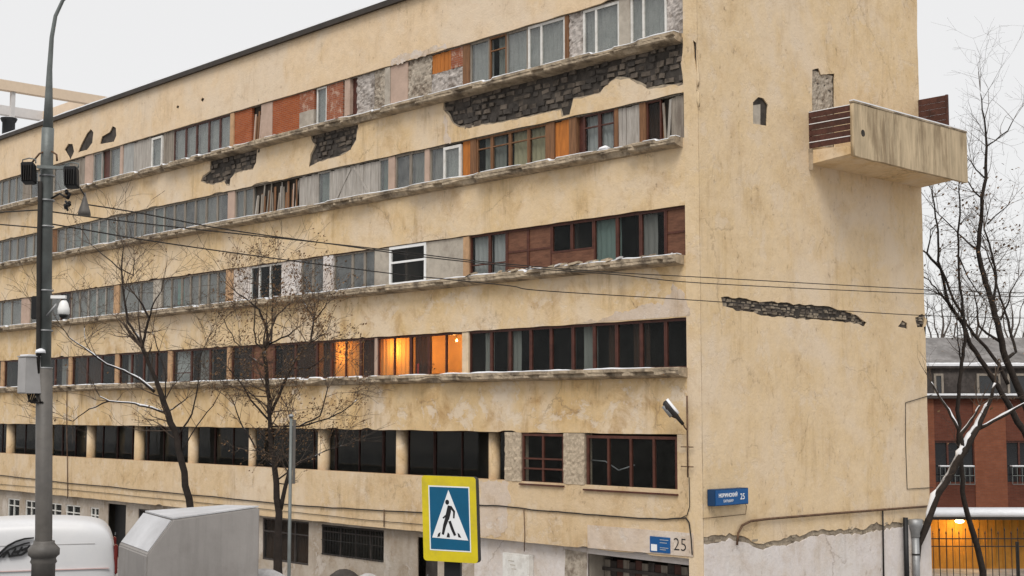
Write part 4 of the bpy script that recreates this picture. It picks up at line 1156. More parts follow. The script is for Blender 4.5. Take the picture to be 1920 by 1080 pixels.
# blue street name plate, a shallow box
sa = on_x(1336, 920, XE+.30)
sb = on_x(1404, 945, XE+.30)
sp_ = empty('street_name_plate', (XE, sa.y, sb.z), 'blue street name plate with white lettering on the end wall', 'sign')
zt, zb = sa.z+.02, on_x(1336, 950, XE+.30).z
ya, yb = on_x(1341, 930, XE+.30).y, sb.y
mb = MB(); mb.box(XE+.02, XE+.29, ya, yb, zb, zt); mb.build('case', MT['platedk'], sp_, bevel=.01)
mb = MB(); mb.box(XE+.291, XE+.30, ya+.02, yb-.02, zb+.02, zt-.02); pf = mb.build('face', MT['plateb'], sp_)
hh = zt-zb; ww = yb-ya
YE = Vector((0, 1, 0)); XX = Vector((1, 0, 0))
text_mesh('НОВИНСКИЙ', hh*.30, 'lettering', (XE+.303, ya+.1*ww, zb+hh*.52), YE*.95*(ww*.56/(hh*.30*6.2)), Z1, XX, MT['signw'], sp_, bold=.004)
text_mesh('БУЛЬВАР', hh*.22, 'lettering', (XE+.303, ya+.24*ww, zb+hh*.2), YE*.95*(ww*.34/(hh*.22*5.0)), Z1, XX, MT['signw'], sp_)
text_mesh('25', hh*.52, 'lettering', (XE+.303, ya+.74*ww, zb+hh*.32), YE*.9, Z1, XX, MT['signw'], sp_, bold=.002)
# wall lamp on its bracket pole at the corner
b0 = on_y(1288, 742, -.12); b1 = on_y(1289, 895, -.12)
wlmp = empty('wall_lamp', (b0.x, -.12, b1.z), 'snow dusted street lamp head on a rusty bracket at the facade corner', 'lamp')
mb = MB(); mb.tube([b0, (b0.x, -.12, b1.z)], .025, 8); mb.build('bracket_pole', MT['rust'], wlmp)
for py in (838, 875):
    q = on_y(1288, py, -.1)
    mb = MB(); mb.tube([(q.x-.22, -.09, q.z), (q.x+.22, -.09, q.z)], .014, 6); mb.build('cross_bar', MT['rust'], wlmp)
    mb = MB(); mb.tube([(q.x, -.12, q.z), (q.x, .01, q.z)], .014, 6); mb.build('stand_off', MT['rust'], wlmp)
j0 = on_y(1288, 806, -.12); h0 = on_y(1281, 796, -.30); h1 = on_y(1246, 752, -.62)
mb = MB(); mb.tube([j0, j0.lerp(h0, .6)+Vector((0, 0, -.02)), h0], .022, 8); mb.build('arm', MT['rust'], wlmp)
ax = (h1-h0).normalized(); ln = (h1-h0).length
sd = ax.cross(Vector((0, 0, 1))).normalized(); nn = sd.cross(ax).normalized()
rings = []
for t, w, hu, hd in ((0, .045, .05, .045), (.3, .06, .06, .06), (.42, .12, .08, .12), (.75, .15, .09, .15), (.95, .11, .07, .1), (1.0, .05, .03, .04)):
    c = h0+ax*(ln*t)
    rings.append([c+sd*(w*math.cos(a))+nn*((hu if math.sin(a) > 0 else hd)*math.sin(a)) for a in [2*math.pi*k/14 for k in range(14)]])
mb = MB(); mb.sweep(rings, smooth=True); hd_ = mb.build('lamp_head', MT['iron'], wlmp)
rings = []
for t, w in ((.45, .09), (.7, .115), (.9, .08)):
    c = h0+ax*(ln*t)-nn*.075
    rings.append([c+sd*(w*math.cos(a))-nn*(.1*max(0, math.sin(a))) for a in [math.pi*k/9 for k in range(10)]])
mb = MB(); mb.sweep(rings, smooth=True); mb.build('glass_bowl', MT['zinc'], wlmp)
rings = []
for t, w in ((.38, .06), (.6, .12), (.85, .12), (1.0, .05)):
    c = h0+ax*(ln*t)+nn*.05
    rings.append([c+sd*(w*math.cos(a))+nn*(.075*max(0, math.sin(a))) for a in [math.pi*k/9 for k in range(10)]])
mb = MB(); mb.sweep(rings, smooth=True); mb.build('snow', MT['snow'], wlmp)
# cables clipped along the facade
def fpts(l, y): return [on_y(px, py, y) for px, py in l]
def wavy(pts, amp, n=6, seed=0):
    out = []
    for a, b in zip(pts[:-1], pts[1:]):
        for i in range(n):
            p = a.lerp(b, i/n); p.z += amp*noise.noise(Vector((p.x*1.7, seed, 1))); out.append(p)
    out.append(pts[-1])
    return out
wire_thing('cable', wavy(fpts([(-60, 885), (0, 891), (100, 903), (330, 925), (560, 948), (690, 956), (890, 966)], -.04), .03), .022, 'cable', 'thick dark cable sagging along the lower plaster band behind the trees', 'cable')
wire_thing('cable', wavy(fpts([(-60, 903), (0, 908), (130, 918), (300, 935), (480, 953), (700, 976), (800, 984)], -.03), .02, 6, 3), .011, 'cable', 'thin dark cable along the foot of the lower plaster band', 'cable')
wire_thing('cable', wavy(fpts([(890, 947), (945, 949), (1010, 957), (1100, 964), (1200, 972), (1250, 973), (1286, 971), (1292, 980), (1296, 1010), (1298, 1040)], -.03), .02, 5, 7), .02, 'cable', 'dark cable running above the doorway to the facade corner', 'cable')
wire_thing('cable', wavy(fpts([(1292, 895), (1293, 950), (1288, 966), (1275, 972)], -.03), .005, 4), .012, 'cable', 'short cable dropping from the corner lamp bracket', 'cable')
wire_thing('downpipe', fpts([(126, 690), (125, 780), (126, 860), (127, 935)], -.05), .022, 'rust', 'thin rusty vertical pipe on the facade right of the street lamp pole', 'pipe')
wire_thing('downpipe', fpts([(720, 955), (720, 988)], -.05), .02, 'rust', 'short rusty pipe below the cable at the right of the barred window', 'pipe')
wire_thing('downpipe', fpts([(982, 953), (984, 1000), (983, 1034)], -.04), .014, 'rust', 'short rusty conduit running down to the off-white cabinet', 'pipe')
# rooftop vent at the left
rv = Vector((fx(15, ROOF, .9), .9, ROOF+.3))
vt = empty('roof_vent', rv, 'black rooftop vent drum with a flared cap at the left end of the roof', 'vent')
mb = MB(); mb.lathe(rv, [(.34, 0), (.34, .98), (.38, 1.0), (.46, 1.18), (.44, 1.22), (.2, 1.23)], 16); mb.build('drum', MT['black'], vt)
mb = MB(); mb.lathe(rv+Vector((0, 0, 1.22)), [(.3, 0), (.28, .04), (.1, .08)], 12); mb.build('snow', MT['snow'], vt)

# ================================================================== street lamp and what hangs on it
SZ = 3.15
RH = Vector((RT.x, RT.y, 0)); FH = Vector((FW.x, FW.y, 0)).normalized()
PD = 18.0
pb = at(82, 1040, PD)
LP = empty('street_lamp', (pb.x, pb.y, SZ+.1), 'tall grey street lamp pole with a curved arm at the left of the street', 'street lamp')
m = PD/FPX
mb = MB(); mb.lathe((pb.x, pb.y, SZ+.1), [(.24, 0), (.24, .12), (.17, .2), (.15, 1.0), (.165, 1.05)], 20); mb.build('base', MT['polep'], LP)
mb = MB(); zc = pb.z-.12
mb.lathe((pb.x, pb.y, zc), [(.15, -.25), (.15, 0), (.17, .03), (.155, .07), (.165, .09), (.20, .12), (.20, .2), (.16, .24), (.135, .27), (.135, .3)], 20); mb.build('collar', MT['polep'], LP)
p1 = at(83, 690, PD); p2 = at(88, 300, PD); p3 = at(90, 240, PD)
mb = MB(); mb.tube([(pb.x, pb.y, SZ+.3), at(82, 1000, PD), p1], [.12, .108, .105], 20); mb.build('lower_shaft', MT['polep'], LP)
mb = MB(); mb.tube([p1-Vector((0, 0, .02)), p2, p3], [.086, .08, .078], 18); mb.build('middle_shaft', MT['polel'], LP)
for py in (690, 620, 545, 425, 376, 330):
    q = at(84+(690-py)*.011, py, PD)
    mb = MB(); mb.lathe(q, [(.1, -.01), (.1, .01)], 16); mb.build('clamp_band', MT['zinc'], LP)
arm = [(90, 240, 9.5), (91.5, 180, 7), (93, 130, 5), (97, 70, 4), (104, 30, 3.6), (118, 0, 3.4), (150, -28, 3.2), (200, -45, 3.2), (280, -52, 3.2)]
mb = MB(); mb.tube([at(a, b, PD) for a, b, c in arm], [c*m for a, b, c in arm], 14); mb.build('arm', MT['polel'], LP)
q = at(300, -52, PD)
mb = MB(); mb.sweep([[q+RH*t+FH*(w*math.cos(a))+Vector((0, 0, 1))*(h*math.sin(a)) for a in [2*math.pi*k/12 for k in range(12)]] for t, w, h in ((-.2, .04, .04), (0, .12, .07), (.35, .14, .08), (.5, .06, .04))], smooth=True)
mb.build('lamp_head', MT['cabinet'], LP)
# dark cable strapped up the pole
pts = [at(71+random.uniform(-1, 1)+(690-py)*.011, py, PD-.1) for py in (700, 640, 580, 500, 430, 380, 340)]
wire_thing('cable', pts, .03, 'cable', 'thick black cable strapped to the left side of the street lamp pole', 'cable', sides=8)
# cross arm with two floodlights
xa = at(70, 313, PD-.13); xb = at(146, 316, PD-.13)
mb = MB(); mb.obox((xa+xb)/2, (xb-xa)/2, FH*.025, Z1*.02); o = mb.build('cross_arm', MT['polel'], None)
props(o, 'grey metal cross arm on the street lamp pole between the two black boxes', 'bracket')
for px, py, lab in ((54, 325, 'black floodlight box hanging left of the street lamp pole'), (134, 333, 'black floodlight box hanging right of the street lamp pole')):
    c = at(px, py, PD-.15)
    fl = empty('floodlight', c, lab, 'floodlight', 'floodlights on the street lamp pole')
    tl = .12
    r1 = (RH*math.cos(tl)-FH*math.sin(tl))
    mb = MB(); mb.obox(c, r1*.088, FH*.07+Z1*-.015, Z1*.128+RH*-.008); mb.build('housing', MT['black'], fl, bevel=.012)
    for k in range(5):
        mb = MB(); mb.obox(c-FH*.085+r1*(-.06+.03*k), r1*.004, FH*.02, Z1*.1); mb.build('cooling_fin', MT['iron'], fl)
    mb = MB(); s = 1 if px > 90 else -1
    top = c+Z1*.13
    mb.tube([top-r1*.09, top-r1*.09+Z1*.05, top+Z1*.07, top+r1*.09+Z1*.05, top+r1*.09], .009, 6); mb.build('yoke', MT['polel'], fl)
# strut brackets
mb = MB(); mb.tube([at(60, 305, PD-.1), at(74, 288, PD-.1), at(84, 284, PD-.05)], .013, 6); mb.tube([at(97, 284, PD-.05), at(106, 290, PD-.1), at(107, 302, PD-.1)], .013, 6)
props(mb.build('bracket', MT['rust']), 'bent steel stay above the black floodlights on the lamp pole', 'bracket')
# wire clamps below
mb = MB()
c = at(127, 372, PD-.15)
for k in range(9):
    d = Vector((random.uniform(-.05, .05), random.uniform(-.04, .04), random.uniform(-.12, .1)))
    mb.tube([c+d, c+d+Vector((random.uniform(-.06, .06), 0, random.uniform(-.09, .09)))], random.uniform(.014, .028), 6)
mb.tube([at(96, 372, PD-.08), at(112, 363, PD-.13), c], .013, 6)
props(mb.build('wire_clamp', MT['black']), 'tangled black wire clamp on the right of the street lamp pole', 'clamp')
c = at(158, 362, PD-.1)
cn = empty('cone_lantern', c, 'dark cone shaped fitting hanging below the wires right of the lamp pole', 'fitting')
mb = MB(); mb.lathe(at(158, 404, PD-.1), [(.085, 0), (.075, .06), (.05, .14), (.02, .24), (.012, .3)], 12); mb.build('cone', MT['polep'], cn)
mb = MB(); mb.tube([at(158, 366, PD-.1), at(150, 352, PD-.1), at(140, 350, PD-.1)], .01, 6); mb.build('hanger', MT['iron'], cn)
# dome camera
c = at(119, 575, PD-.1)
dc = empty('security_camera', c, 'white dome security camera on a bracket right of the street lamp pole', 'camera')
mb = MB(); mb.lathe(at(119, 590, PD-.1), [(.06, 0), (.078, .01), (.075, .08), (.055, .15), (.03, .19)], 16); mb.build('housing', MT['plastic'], dc)
mb = MB(); mb.lathe(at(119, 590, PD-.1), [(.01, -.05), (.045, -.035), (.058, 0)], 14); mb.build('dome', MT['black'], dc)
mb = MB(); mb.obox(at(110, 557, PD-.1), RH*.095, FH*.03, Z1*.02); mb.build('bracket', MT['plastic'], dc)
mb = MB(); mb.tube([at(88, 592, PD-.1), at(106, 570, PD-.1)], .014, 6); mb.build('stay', MT['zinc'], dc)
c = at(69, 577, PD+.05)
mb = MB(); mb.obox(c, RH*.055, FH*.06, Z1*.15); props(mb.build('junction_box', MT['black'], None, bevel=.01), 'black junction box on the pole beside the white dome camera', 'box')
# grey cabinet on the pole
c = at(57, 704, PD-.1)
cb = empty('pole_cabinet', c, 'grey metal control cabinet fixed to the left side of the lamp pole', 'cabinet')
ca = math.radians(38)
ex = RH*math.cos(ca)+FH*math.sin(ca)*-1; ey = FH*math.cos(ca)+RH*math.sin(ca)
mb = MB(); mb.obox(c, ex*.10, ey*.12, Z1*.235); mb.build('body', MT['cabinet'], cb, bevel=.006)
mb = MB(); mb.obox(c-ey*.124, ex*.088, ey*.004, Z1*.222); mb.build('door', MT['cabinet'], cb)
mb = MB(); mb.obox(c+Z1*.245, ex*.11, ey*.13, Z1*.008); hd2 = mb.build('hood', MT['cabinet'], cb)
mb = MB(); mb.obox(c+Z1*.262, ex*.09, ey*.1, Z1*.008); mb.build('snow', MT['snow'], hd2)
mb = MB()
for k in range(5):
    a0 = at(52+k*5, 738, PD-.1); mb.tube([a0, a0+Z1*-.10+RH*random.uniform(-.05, .03), a0+Z1*-.12+RH*.06, at(72, 740, PD)], .013, 6)
mb.build('cable_loop', MT['cable'], cb)
q = at(76, 662, PD-.1)
mb = MB(); mb.lathe(q, [(.07, 0), (.06, .04), (.02, .06)], 10)
mb.build('snow_cap', MT['snow'], cb)

# overhead wires from the pole across the street
def span(pts, d0, d1):
    x0, x1 = pts[0][0], pts[-1][0]
    # catmull-rom through the points
    out = []
    P = [pts[0]]+pts+[pts[-1]]
    for i in range(1, len(P)-2):
        for k in range(6):
            t = k/6
            f = lambda j: .5*(2*P[i][j]+(P[i+1][j]-P[i-1][j])*t+(2*P[i-1][j]-5*P[i][j]+4*P[i+1][j]-P[i+2][j])*t*t+(3*P[i][j]-P[i-1][j]-3*P[i+1][j]+P[i+2][j])*t**3)
            out.append((f(0), f(1)))
    out.append(pts[-1])
    return [at(x, y, d0+(d1-d0)*((x-x0)/(x1-x0))) for x, y in out]
WS = [
    ([(97, 397), (260, 418), (547, 449), (720, 468), (900, 490), (1122, 509), (1320, 520), (1740, 543), (1960, 550)], 18, 33, 'upper overhead wire crossing the whole facade from the lamp pole'),
    ([(160, 383), (260, 399), (430, 431), (647, 461), (797, 482), (1000, 503), (1158, 515), (1320, 531), (1740, 551), (1960, 557)], 18, 33.4, 'second overhead wire just below the uppermost one'),
    ([(97, 420), (267, 449), (459, 477), (727, 512), (833, 523), (957, 536), (1017, 545), (1320, 564), (1700, 590), (1960, 597)], 18, 33, 'lowest overhead wire sagging across the facade from the lamp pole'),
    ([(-80, 403), (0, 398), (85, 393)], 19, 18, 'upper overhead wire leaving the lamp pole to the left'),
    ([(-80, 417), (0, 421), (80, 428)], 19, 18, 'lower overhead wire leaving the lamp pole to the left'),
]
for p, a, b, lab in WS:
    wire_thing('overhead_wire', span(p, a, b), .0095, 'cable', lab, 'wire', 'overhead wires', sides=5)

# ================================================================== pedestrian crossing sign
SD = 16.0
sc_ = at(843, 973, SD)
yw = math.radians(20)
e1 = (RH*math.cos(yw)-FH*math.sin(yw)); e3 = -(FH*math.cos(yw)+RH*math.sin(yw))   # e3 faces the viewer
roll = math.radians(-1.0)
su = (e1*math.cos(roll)-Z1*math.sin(roll)*-1); su.normalize()
sv = (Z1-e1*math.tan(math.radians(2.0))).normalized()
SW, SH = .68, .985
SG = empty('crossing_sign', (sc_.x, sc_.y, SZ+.1), 'yellow bordered blue pedestrian crossing sign on a post in the foreground', 'road sign')
def rrect(w, h, r, n=5):
    pts = []
    for cx, cy, a0 in ((w/2-r, h/2-r, 0), (-w/2+r, h/2-r, 90), (-w/2+r, -h/2+r, 180), (w/2-r, -h/2+r, 270)):
        for k in range(n+1):
            a = math.radians(a0+90*k/n); pts.append((cx+r*math.cos(a), cy+r*math.sin(a)))
    return pts
def S(u, v): return ((u-.5)*SW, (.5-v)*SH)
mb = MB(); mb.prism(rrect(SW, SH, .04), sc_-e3*.10, su, sv, e3*.095); mb.build('housing', MT['black'], SG)
mb = MB(); mb.prism(rrect(SW, SH, .04), sc_-e3*.0045, su, sv, e3*.012); mb.build('yellow_panel', MT['yellow'], SG)
def quad(u0, v0, u1, v1): return [S(u0, v1), S(u1, v1), S(u1, v0), S(u0, v0)]
mb = MB(); mb.prism(quad(.125, .115, .885, .875), sc_+e3*.008, su, sv, e3*.0015); mb.build('white_border', MT['signw'], SG)
mb = MB(); mb.prism(quad(.145, .13, .867, .86), sc_+e3*.0098, su, sv, e3*.0015); mb.build('blue_panel', MT['blue'], SG)
mb = MB(); mb.prism([S(.175, .725), S(.84, .74), S(.50, .16)], sc_+e3*.0118, su, sv, e3*.0012); mb.build('white_triangle', MT['signw'], SG)
def uv(cx, cy):   # from measured points on the sign face
    l = 165+(cy-70)/820*40; r = 700
    t = 70; bt = 890+(cx-205)/495*50
    return ((cx-l)/(r-l), (cy-t)/(bt-t))
pm = MB()
def stroke(pts, ws):
    q = [Vector((*S(*uv(*p)), 0)) for p in pts]
    for i in range(len(q)-1):
        d = (q[i+1]-q[i]).normalized(); nn = Vector((-d.y, d.x, 0))
        w0, w1 = ws[i]*SW/520/2, ws[i+1]*SW/520/2
        a, b = q[i]-d*w0*.3, q[i+1]+d*w1*.3
        pm.prism([(a+nn*w0).to_tuple()[:2], (a-nn*w0).to_tuple()[:2], (b-nn*w1).to_tuple()[:2], (b+nn*w1).to_tuple()[:2]], sc_+e3*(.0132+.0002*random.random()), su, sv, e3*.001)
hx, hy = S(*uv(424, 326))
pm.prism([(hx+.025*math.cos(2*math.pi*k/16), hy+.029*math.sin(2*math.pi*k/16)) for k in range(16)], sc_+e3*.0132, su, sv, e3*.001)
stroke([(446, 366), (438, 420), (424, 486)], [34, 44, 40])
stroke([(456, 372), (490, 418), (487, 482)], [26, 19, 15])
stroke([(436, 440), (412, 458), (385, 482)], [20, 16, 13])
stroke([(422, 486), (400, 556), (384, 640)], [38, 30, 22])
stroke([(448, 516), (472, 590), (497, 652)], [26, 26, 24])
for a in ([(330, 668), (338, 635), (362, 618), (356, 662)], [(418, 672), (430, 622), (446, 640), (450, 674)], [(520, 628), (538, 640), (556, 680), (528, 672)]):
    pm.prism([S(*uv(*p)) for p in a], sc_+e3*.0132, su, sv, e3*.001)
pm.build('walking_figure', MT['black'], SG)
bp = sc_-Z1*.45-e3*.14+su*.01
mb = MB(); mb.tube([(bp.x, bp.y, SZ+.1), (bp.x, bp.y, sc_.z+.3)], .038, 12); mb.build('post', MT['zinc'], SG)
mb = MB()
for zz in (-.3, .25):
    mb.obox(sc_+Z1*zz-e3*.12, su*.12, e3*.02, Z1*.03)
mb.build('bracket', MT['iron'], SG)
mb = MB(); q = sc_-Z1*.7-e3*.11; mb.obox(q, su*.10, e3*.03, Z1*.2); mb.build('back_rail', MT['black'], SG)

# slender grey post further back
q0 = at(546, 1080, 26); q1 = at(546, 782, 26)
gp = empty('slim_post', (q0.x, q0.y, 0.6), 'slender pale grey metal post between the bare tree and the grey container', 'post')
mb = MB(); mb.tube([(q1.x, q1.y, .4), (q1.x, q1.y, q1.z)], [.036, .03], 10); mb.build('shaft', MT['polel'], gp)
mb = MB(); q = at(552, 800, 26); mb.obox((q.x, q.y, q1.z-.65), RH*.025, FH*.02, Z1*.6); mb.build('narrow_plate', MT['polep'], gp)
mb = MB(); mb.lathe((q1.x, q1.y, q1.z), [(.05, 0), (.05, .03), (.02, .06)], 10); mb.build('cap', MT['zinc'], gp)

# ================================================================== grey container
def BP(px, py, d): return at(px, py, d)
va = -RH*.89+FH*1.65
A = BP(275, 1042, 20.5); Cc = BP(487, 952, 21.5)
pn = (Cc-A).cross(Z1).normalized(); db = ray(325, 975); B = CAM+db*((A-CAM).dot(pn)/db.dot(pn)); Dd = Vector((Cc.x, Cc.y, SZ+.35)); Ee = Vector((A.x, A.y, SZ+.35))
Cc2 = Cc+va; Cc2.z -= .09
back = [A+va, B+va*.97, Cc2, Dd+va, Ee+va]
fr = [A, B, Cc, Dd, Ee]
CT = empty('container', (A.x, A.y, SZ), 'large plain grey metal container with a sloping front corner left of centre', 'container')
mb = MB(); mb.add(fr+back, [(0, 1, 2, 3, 4), (9, 8, 7, 6, 5)]+[(i, (i+1) % 5, 5+(i+1) % 5, 5+i) for i in range(5)])
mb.build('body', MT['boxgrey'], CT, bevel=.018)
nf = (Cc-B).cross(Z1).normalized()
if nf.dot(CAM-B) < 0: nf = -nf
sx = MB()
e_out = (B-A).normalized()
nrm = (B-A).cross(va).normalized()
if nrm.z < 0: nrm = -nrm
sx.add([A+e_out*.06+va*.03+nrm*.004, B-e_out*.02+va*.03+nrm*.004, B-e_out*.02+va*.94+nrm*.004, A+e_out*.06+va*.97+nrm*.004,
        A+e_out*.06+va*.03+nrm*.012, B-e_out*.02+va*.03+nrm*.02, B-e_out*.02+va*.94+nrm*.02, A+e_out*.06+va*.97+nrm*.012],
       [(0, 1, 2, 3), (4, 5, 6, 7), (0, 1, 5, 4), (1, 2, 6, 5), (2, 3, 7, 6), (3, 0, 4, 7)])
nt2 = (Cc-B).cross(va).normalized()
if nt2.z < 0: nt2 = -nt2
h1_, h2_ = nt2*.006, nt2*.028
c4 = [B+va*.03, Cc+va*.03, Cc2-va*.03, B+va*.94]
sx.add([p+h1_ for p in c4]+[p+h2_ for p in c4], [(0, 1, 2, 3), (4, 5, 6, 7), (0, 1, 5, 4), (1, 2, 6, 5), (2, 3, 7, 6), (3, 0, 4, 7)])
sx.build('snow', MT['paletop'], CT)  # thin paler layer laid over the chamfer and the top
for t in (.12, .88):
    for s in (.1, .9):
        c = Ee.lerp(Dd, t)+va*s
        mb = MB(); mb.box(c.x-.1, c.x+.1, c.y-.1, c.y+.1, SZ, SZ+.36); mb.build('foot', MT['iron'], CT)
# snow heaps
def heap(name, c, rx, ry, h, mt, label, cat, seed):
    mb = MB(); rings = []
    for i in range(9):
        t = i/8
        rings.append([Vector((c.x+rx*math.cos(a)*math.cos(t*1.55)*(1+.25*noise.noise(Vector((math.cos(a)*2, math.sin(a)*2, seed+t)))), c.y+ry*math.sin(a)*math.cos(t*1.55)*(1+.25*noise.noise(Vector((math.cos(a)*2, math.sin(a)*2, seed+3+t)))), c.z+h*math.sin(t*1.57)*(1+.15*(1-t)*noise.noise(Vector((math.cos(a)*2, math.sin(a)*2, seed+t*3)))))) for a in [2*math.pi*k/20 for k in range(20)]])
    mb.sweep(rings, smooth=True)
    return props(mb.build(name, MT[mt]), label, cat)
q = at(497, 1080, 22.5); heap('snow_heap', Vector((q.x, q.y, SZ+.1)), .7, .6, q.z-SZ+.02, 'dirtysnow', 'low grey snow heap at the right foot of the grey container', 'snow heap', 3)
q = on_y(655, 1066, -1.0); heap('rubbish_heap', Vector((q.x, -1.2, 0)), 1.0, .7, q.z, 'darkclad', 'dark rounded heap under the barred ground floor window', 'heap', 8)
q = on_y(700, 1074, -1.3); heap('snow_heap', Vector((q.x, -1.5, 0)), .8, .6, q.z, 'dirtysnow', 'dirty snow heap right of the dark heap under the barred window', 'snow heap', 12)

# ================================================================== white van
VD = 22.5
rear = at(219, 1050, VD)
VO = Vector((rear.x, rear.y, SZ))
va_ = math.radians(-17)
fwd = (-RH*math.cos(va_)+FH*math.sin(va_)).normalized()      # the van points left
side = fwd.cross(Z1).normalized()
if side.dot(CAM-VO) < 0: side = -side                          # towards the viewer
VN = empty('delivery_van', VO-side*.85, 'white panel van with a black logo on its side parked behind the lamp pole', 'van')
def V(s, w, h): return VO+fwd*s-side*(.86-w)+Z1*h
#           s     roof  halfwidth  belt  nose height
prof = [(0.00, .95, .78, .50), (0.03, 1.35, .82, .42), (0.10, 1.58, .84, .38), (.22, 1.70, .855, .36), (.42, 1.755, .86, .35), (.8, 1.785, .86, .35), (1.3, 1.80, .86, .35), (1.8, 1.79, .86, .35), (2.3, 1.765, .86, .35),
        (2.65, 1.70, .86, .35), (2.95, 1.50, .86, .35), (3.2, 1.25, .86, .35), (3.38, 1.10, .85, .36), (3.8, 1.02, .83, .36), (4.08, .90, .78, .38), (4.2, .70, .68, .42)]
rings = []
for s, zr, hw, zs in prof:
    ring = []
    half = [(hw*.96, zs), (hw, zs+.12), (hw, min(.75, zr*.6)), (hw*.985, min(1.0, zr*.78)), (hw*.955, zs+(zr-zs)*.80), (hw*.90, zs+(zr-zs)*.92), (hw*.78, zs+(zr-zs)*.98), (hw*.4, zr), (0, zr+.005)]
    pts = [(w, h) for w, h in half]+[(-w, h) for w, h in half[:-1][::-1]]
    rings.append([V(s, w, h) for w, h in pts])
mb = MB(); mb.sweep(rings, smooth=True); body = mb.build('body', MT['vanw'], VN)
md = body.modifiers.new('smooth', 'SUBSURF'); md.levels = 1; md.render_levels = 2
def side_panel(name, pts, mt, off=.012, parent=None, sgn=1):
    mb = MB()
    a = [V(s, (w+off)*sgn, h) for s, w, h in pts]; b = [V(s, (w+off-.02)*sgn, h) for s, w, h in pts]
    n = len(a)
    mb.add(a+b, [tuple(range(n)), tuple(range(n, 2*n))[::-1]]+[(i, (i+1) % n, n+(i+1) % n, n+i) for i in range(n)])
    return mb.build(name, MT[mt], parent or VN)
for sg in (1, -1):
    dr = side_panel('door_window', [(2.12, .835, 1.12), (3.02, .845, 1.12), (2.80, .79, 1.47), (2.18, .79, 1.55)], 'vglass', .02, None, sg)
    mb = MB(); c = V(2.95, sg*.98, 1.17); mb.obox(c, fwd*.06, side*.11, Z1*.10); mi = mb.build('mirror', MT['black'], VN, bevel=.03)
    side_panel('sill_strip', [(.5, .865, .56), (3.5, .865, .56), (3.5, .865, .64), (.5, .865, .64)], 'black', .006, None, sg)
    mb = MB(); mb.obox(V(.015, sg*.73, 1.12), fwd*.03, side*.07, Z1*.24); mb.build('tail_light', MT['redlamp'], VN, bevel=.015)
    for s in (.75, 3.45):
        c = V(s, sg*.72, .31)
        mb = MB(); mb.lathe(c-side*.1*sg, [(.2, 0), (.3, .01), (.31, .04), (.31, .17), (.3, .2), (.2, .205)], 24, side*sg); wh = mb.build('tyre', MT['tyre'], VN)
        mb = MB(); mb.lathe(c+side*.1*sg, [(.2, 0), (.17, .012), (.05, .0)], 18, side*sg); mb.build('rim', MT['zinc'], wh)
mb = MB(); mb.add([V(2.72, .66, 1.62), V(2.72, -.66, 1.62), V(3.32, -.74, 1.16), V(3.32, .74, 1.16)], [(0, 1, 2, 3)])
for v in list(mb.v): mb.v.append(v-fwd*.02)
mb.f += [(7, 6, 5, 4), (0, 1, 5, 4), (1, 2, 6, 5), (2, 3, 7, 6), (3, 0, 4, 7)]; mb.sm += [False]*5
for v in mb.v: v += fwd*.05+Z1*.03
mb.build('windscreen', MT['vglass'], VN)
# seams and the pale red stripe on the flank
side_panel('stripe', [(.12, .865, .985), (2.05, .87, .985), (2.05, .87, 1.0), (.12, .865, 1.0)], 'redstripe', .004)
side_panel('crease', [(.35, .83, 1.385), (2.02, .835, 1.385), (2.02, .835, 1.395), (.35, .83, 1.395)], 'cabinet', -.004)
side_panel('door_seam', [(2.06, .865, .5), (2.075, .865, .5), (2.075, .80, 1.58), (2.06, .80, 1.58)], 'boxgrey', -.002)
# black logo: two arcs over slanted letters
def vpt(px, py): # point on the van's flank plane
    d = ray(px, py); n0 = side; p0 = V(1, .835, 1.4)
    t = (p0-CAM).dot(n0)/d.dot(n0); return CAM+d*t
def flank_ribbon(pts, ws):
    mb = MB(); q = [vpt(*p) for p in pts]
    for i in range(len(q)-1):
        d = (q[i+1]-q[i]).normalized(); nn = d.cross(side).normalized()
        a, b = q[i], q[i+1]; w0, w1 = ws[i]*VD/FPX/2, ws[i+1]*VD/FPX/2
        for off in (0,):
            mb.add([a+nn*w0, a-nn*w0, b-nn*w1, b+nn*w1, a+nn*w0+side*.05, a-nn*w0+side*.05, b-nn*w1+side*.05, b+nn*w1+side*.05], [(0, 1, 2, 3), (4, 5, 6, 7), (0, 1, 5, 4), (1, 2, 6, 5), (2, 3, 7, 6), (3, 0, 4, 7)])
    return mb
mb = flank_ribbon([(-14, 1054), (0, 1037), (15, 1023), (30, 1015), (46, 1010), (64, 1008)], [3, 4, 3.6, 3.2, 3, 2]); mb.build('logo_arc', MT['black'], VN)
mb = flank_ribbon([(-6, 1050), (6, 1038), (18, 1030), (32, 1024), (46, 1019), (56, 1017)], [2, 3, 3, 3, 2.6, 2]); mb.build('logo_arc', MT['black'], VN)
for a in ([(6, 1045), (14, 1034)], [(14, 1034), (19, 1042)], [(22, 1040), (30, 1028)], [(27, 1036), (35, 1033)], [(33, 1038), (42, 1025)], [(40, 1032), (50, 1027)], [(47, 1033), (56, 1022)], [(16, 1043), (40, 1040)], [(40, 1040), (58, 1029)]):
    flank_ribbon(a, [4, 3]).build('logo_letter', MT['black'], VN)

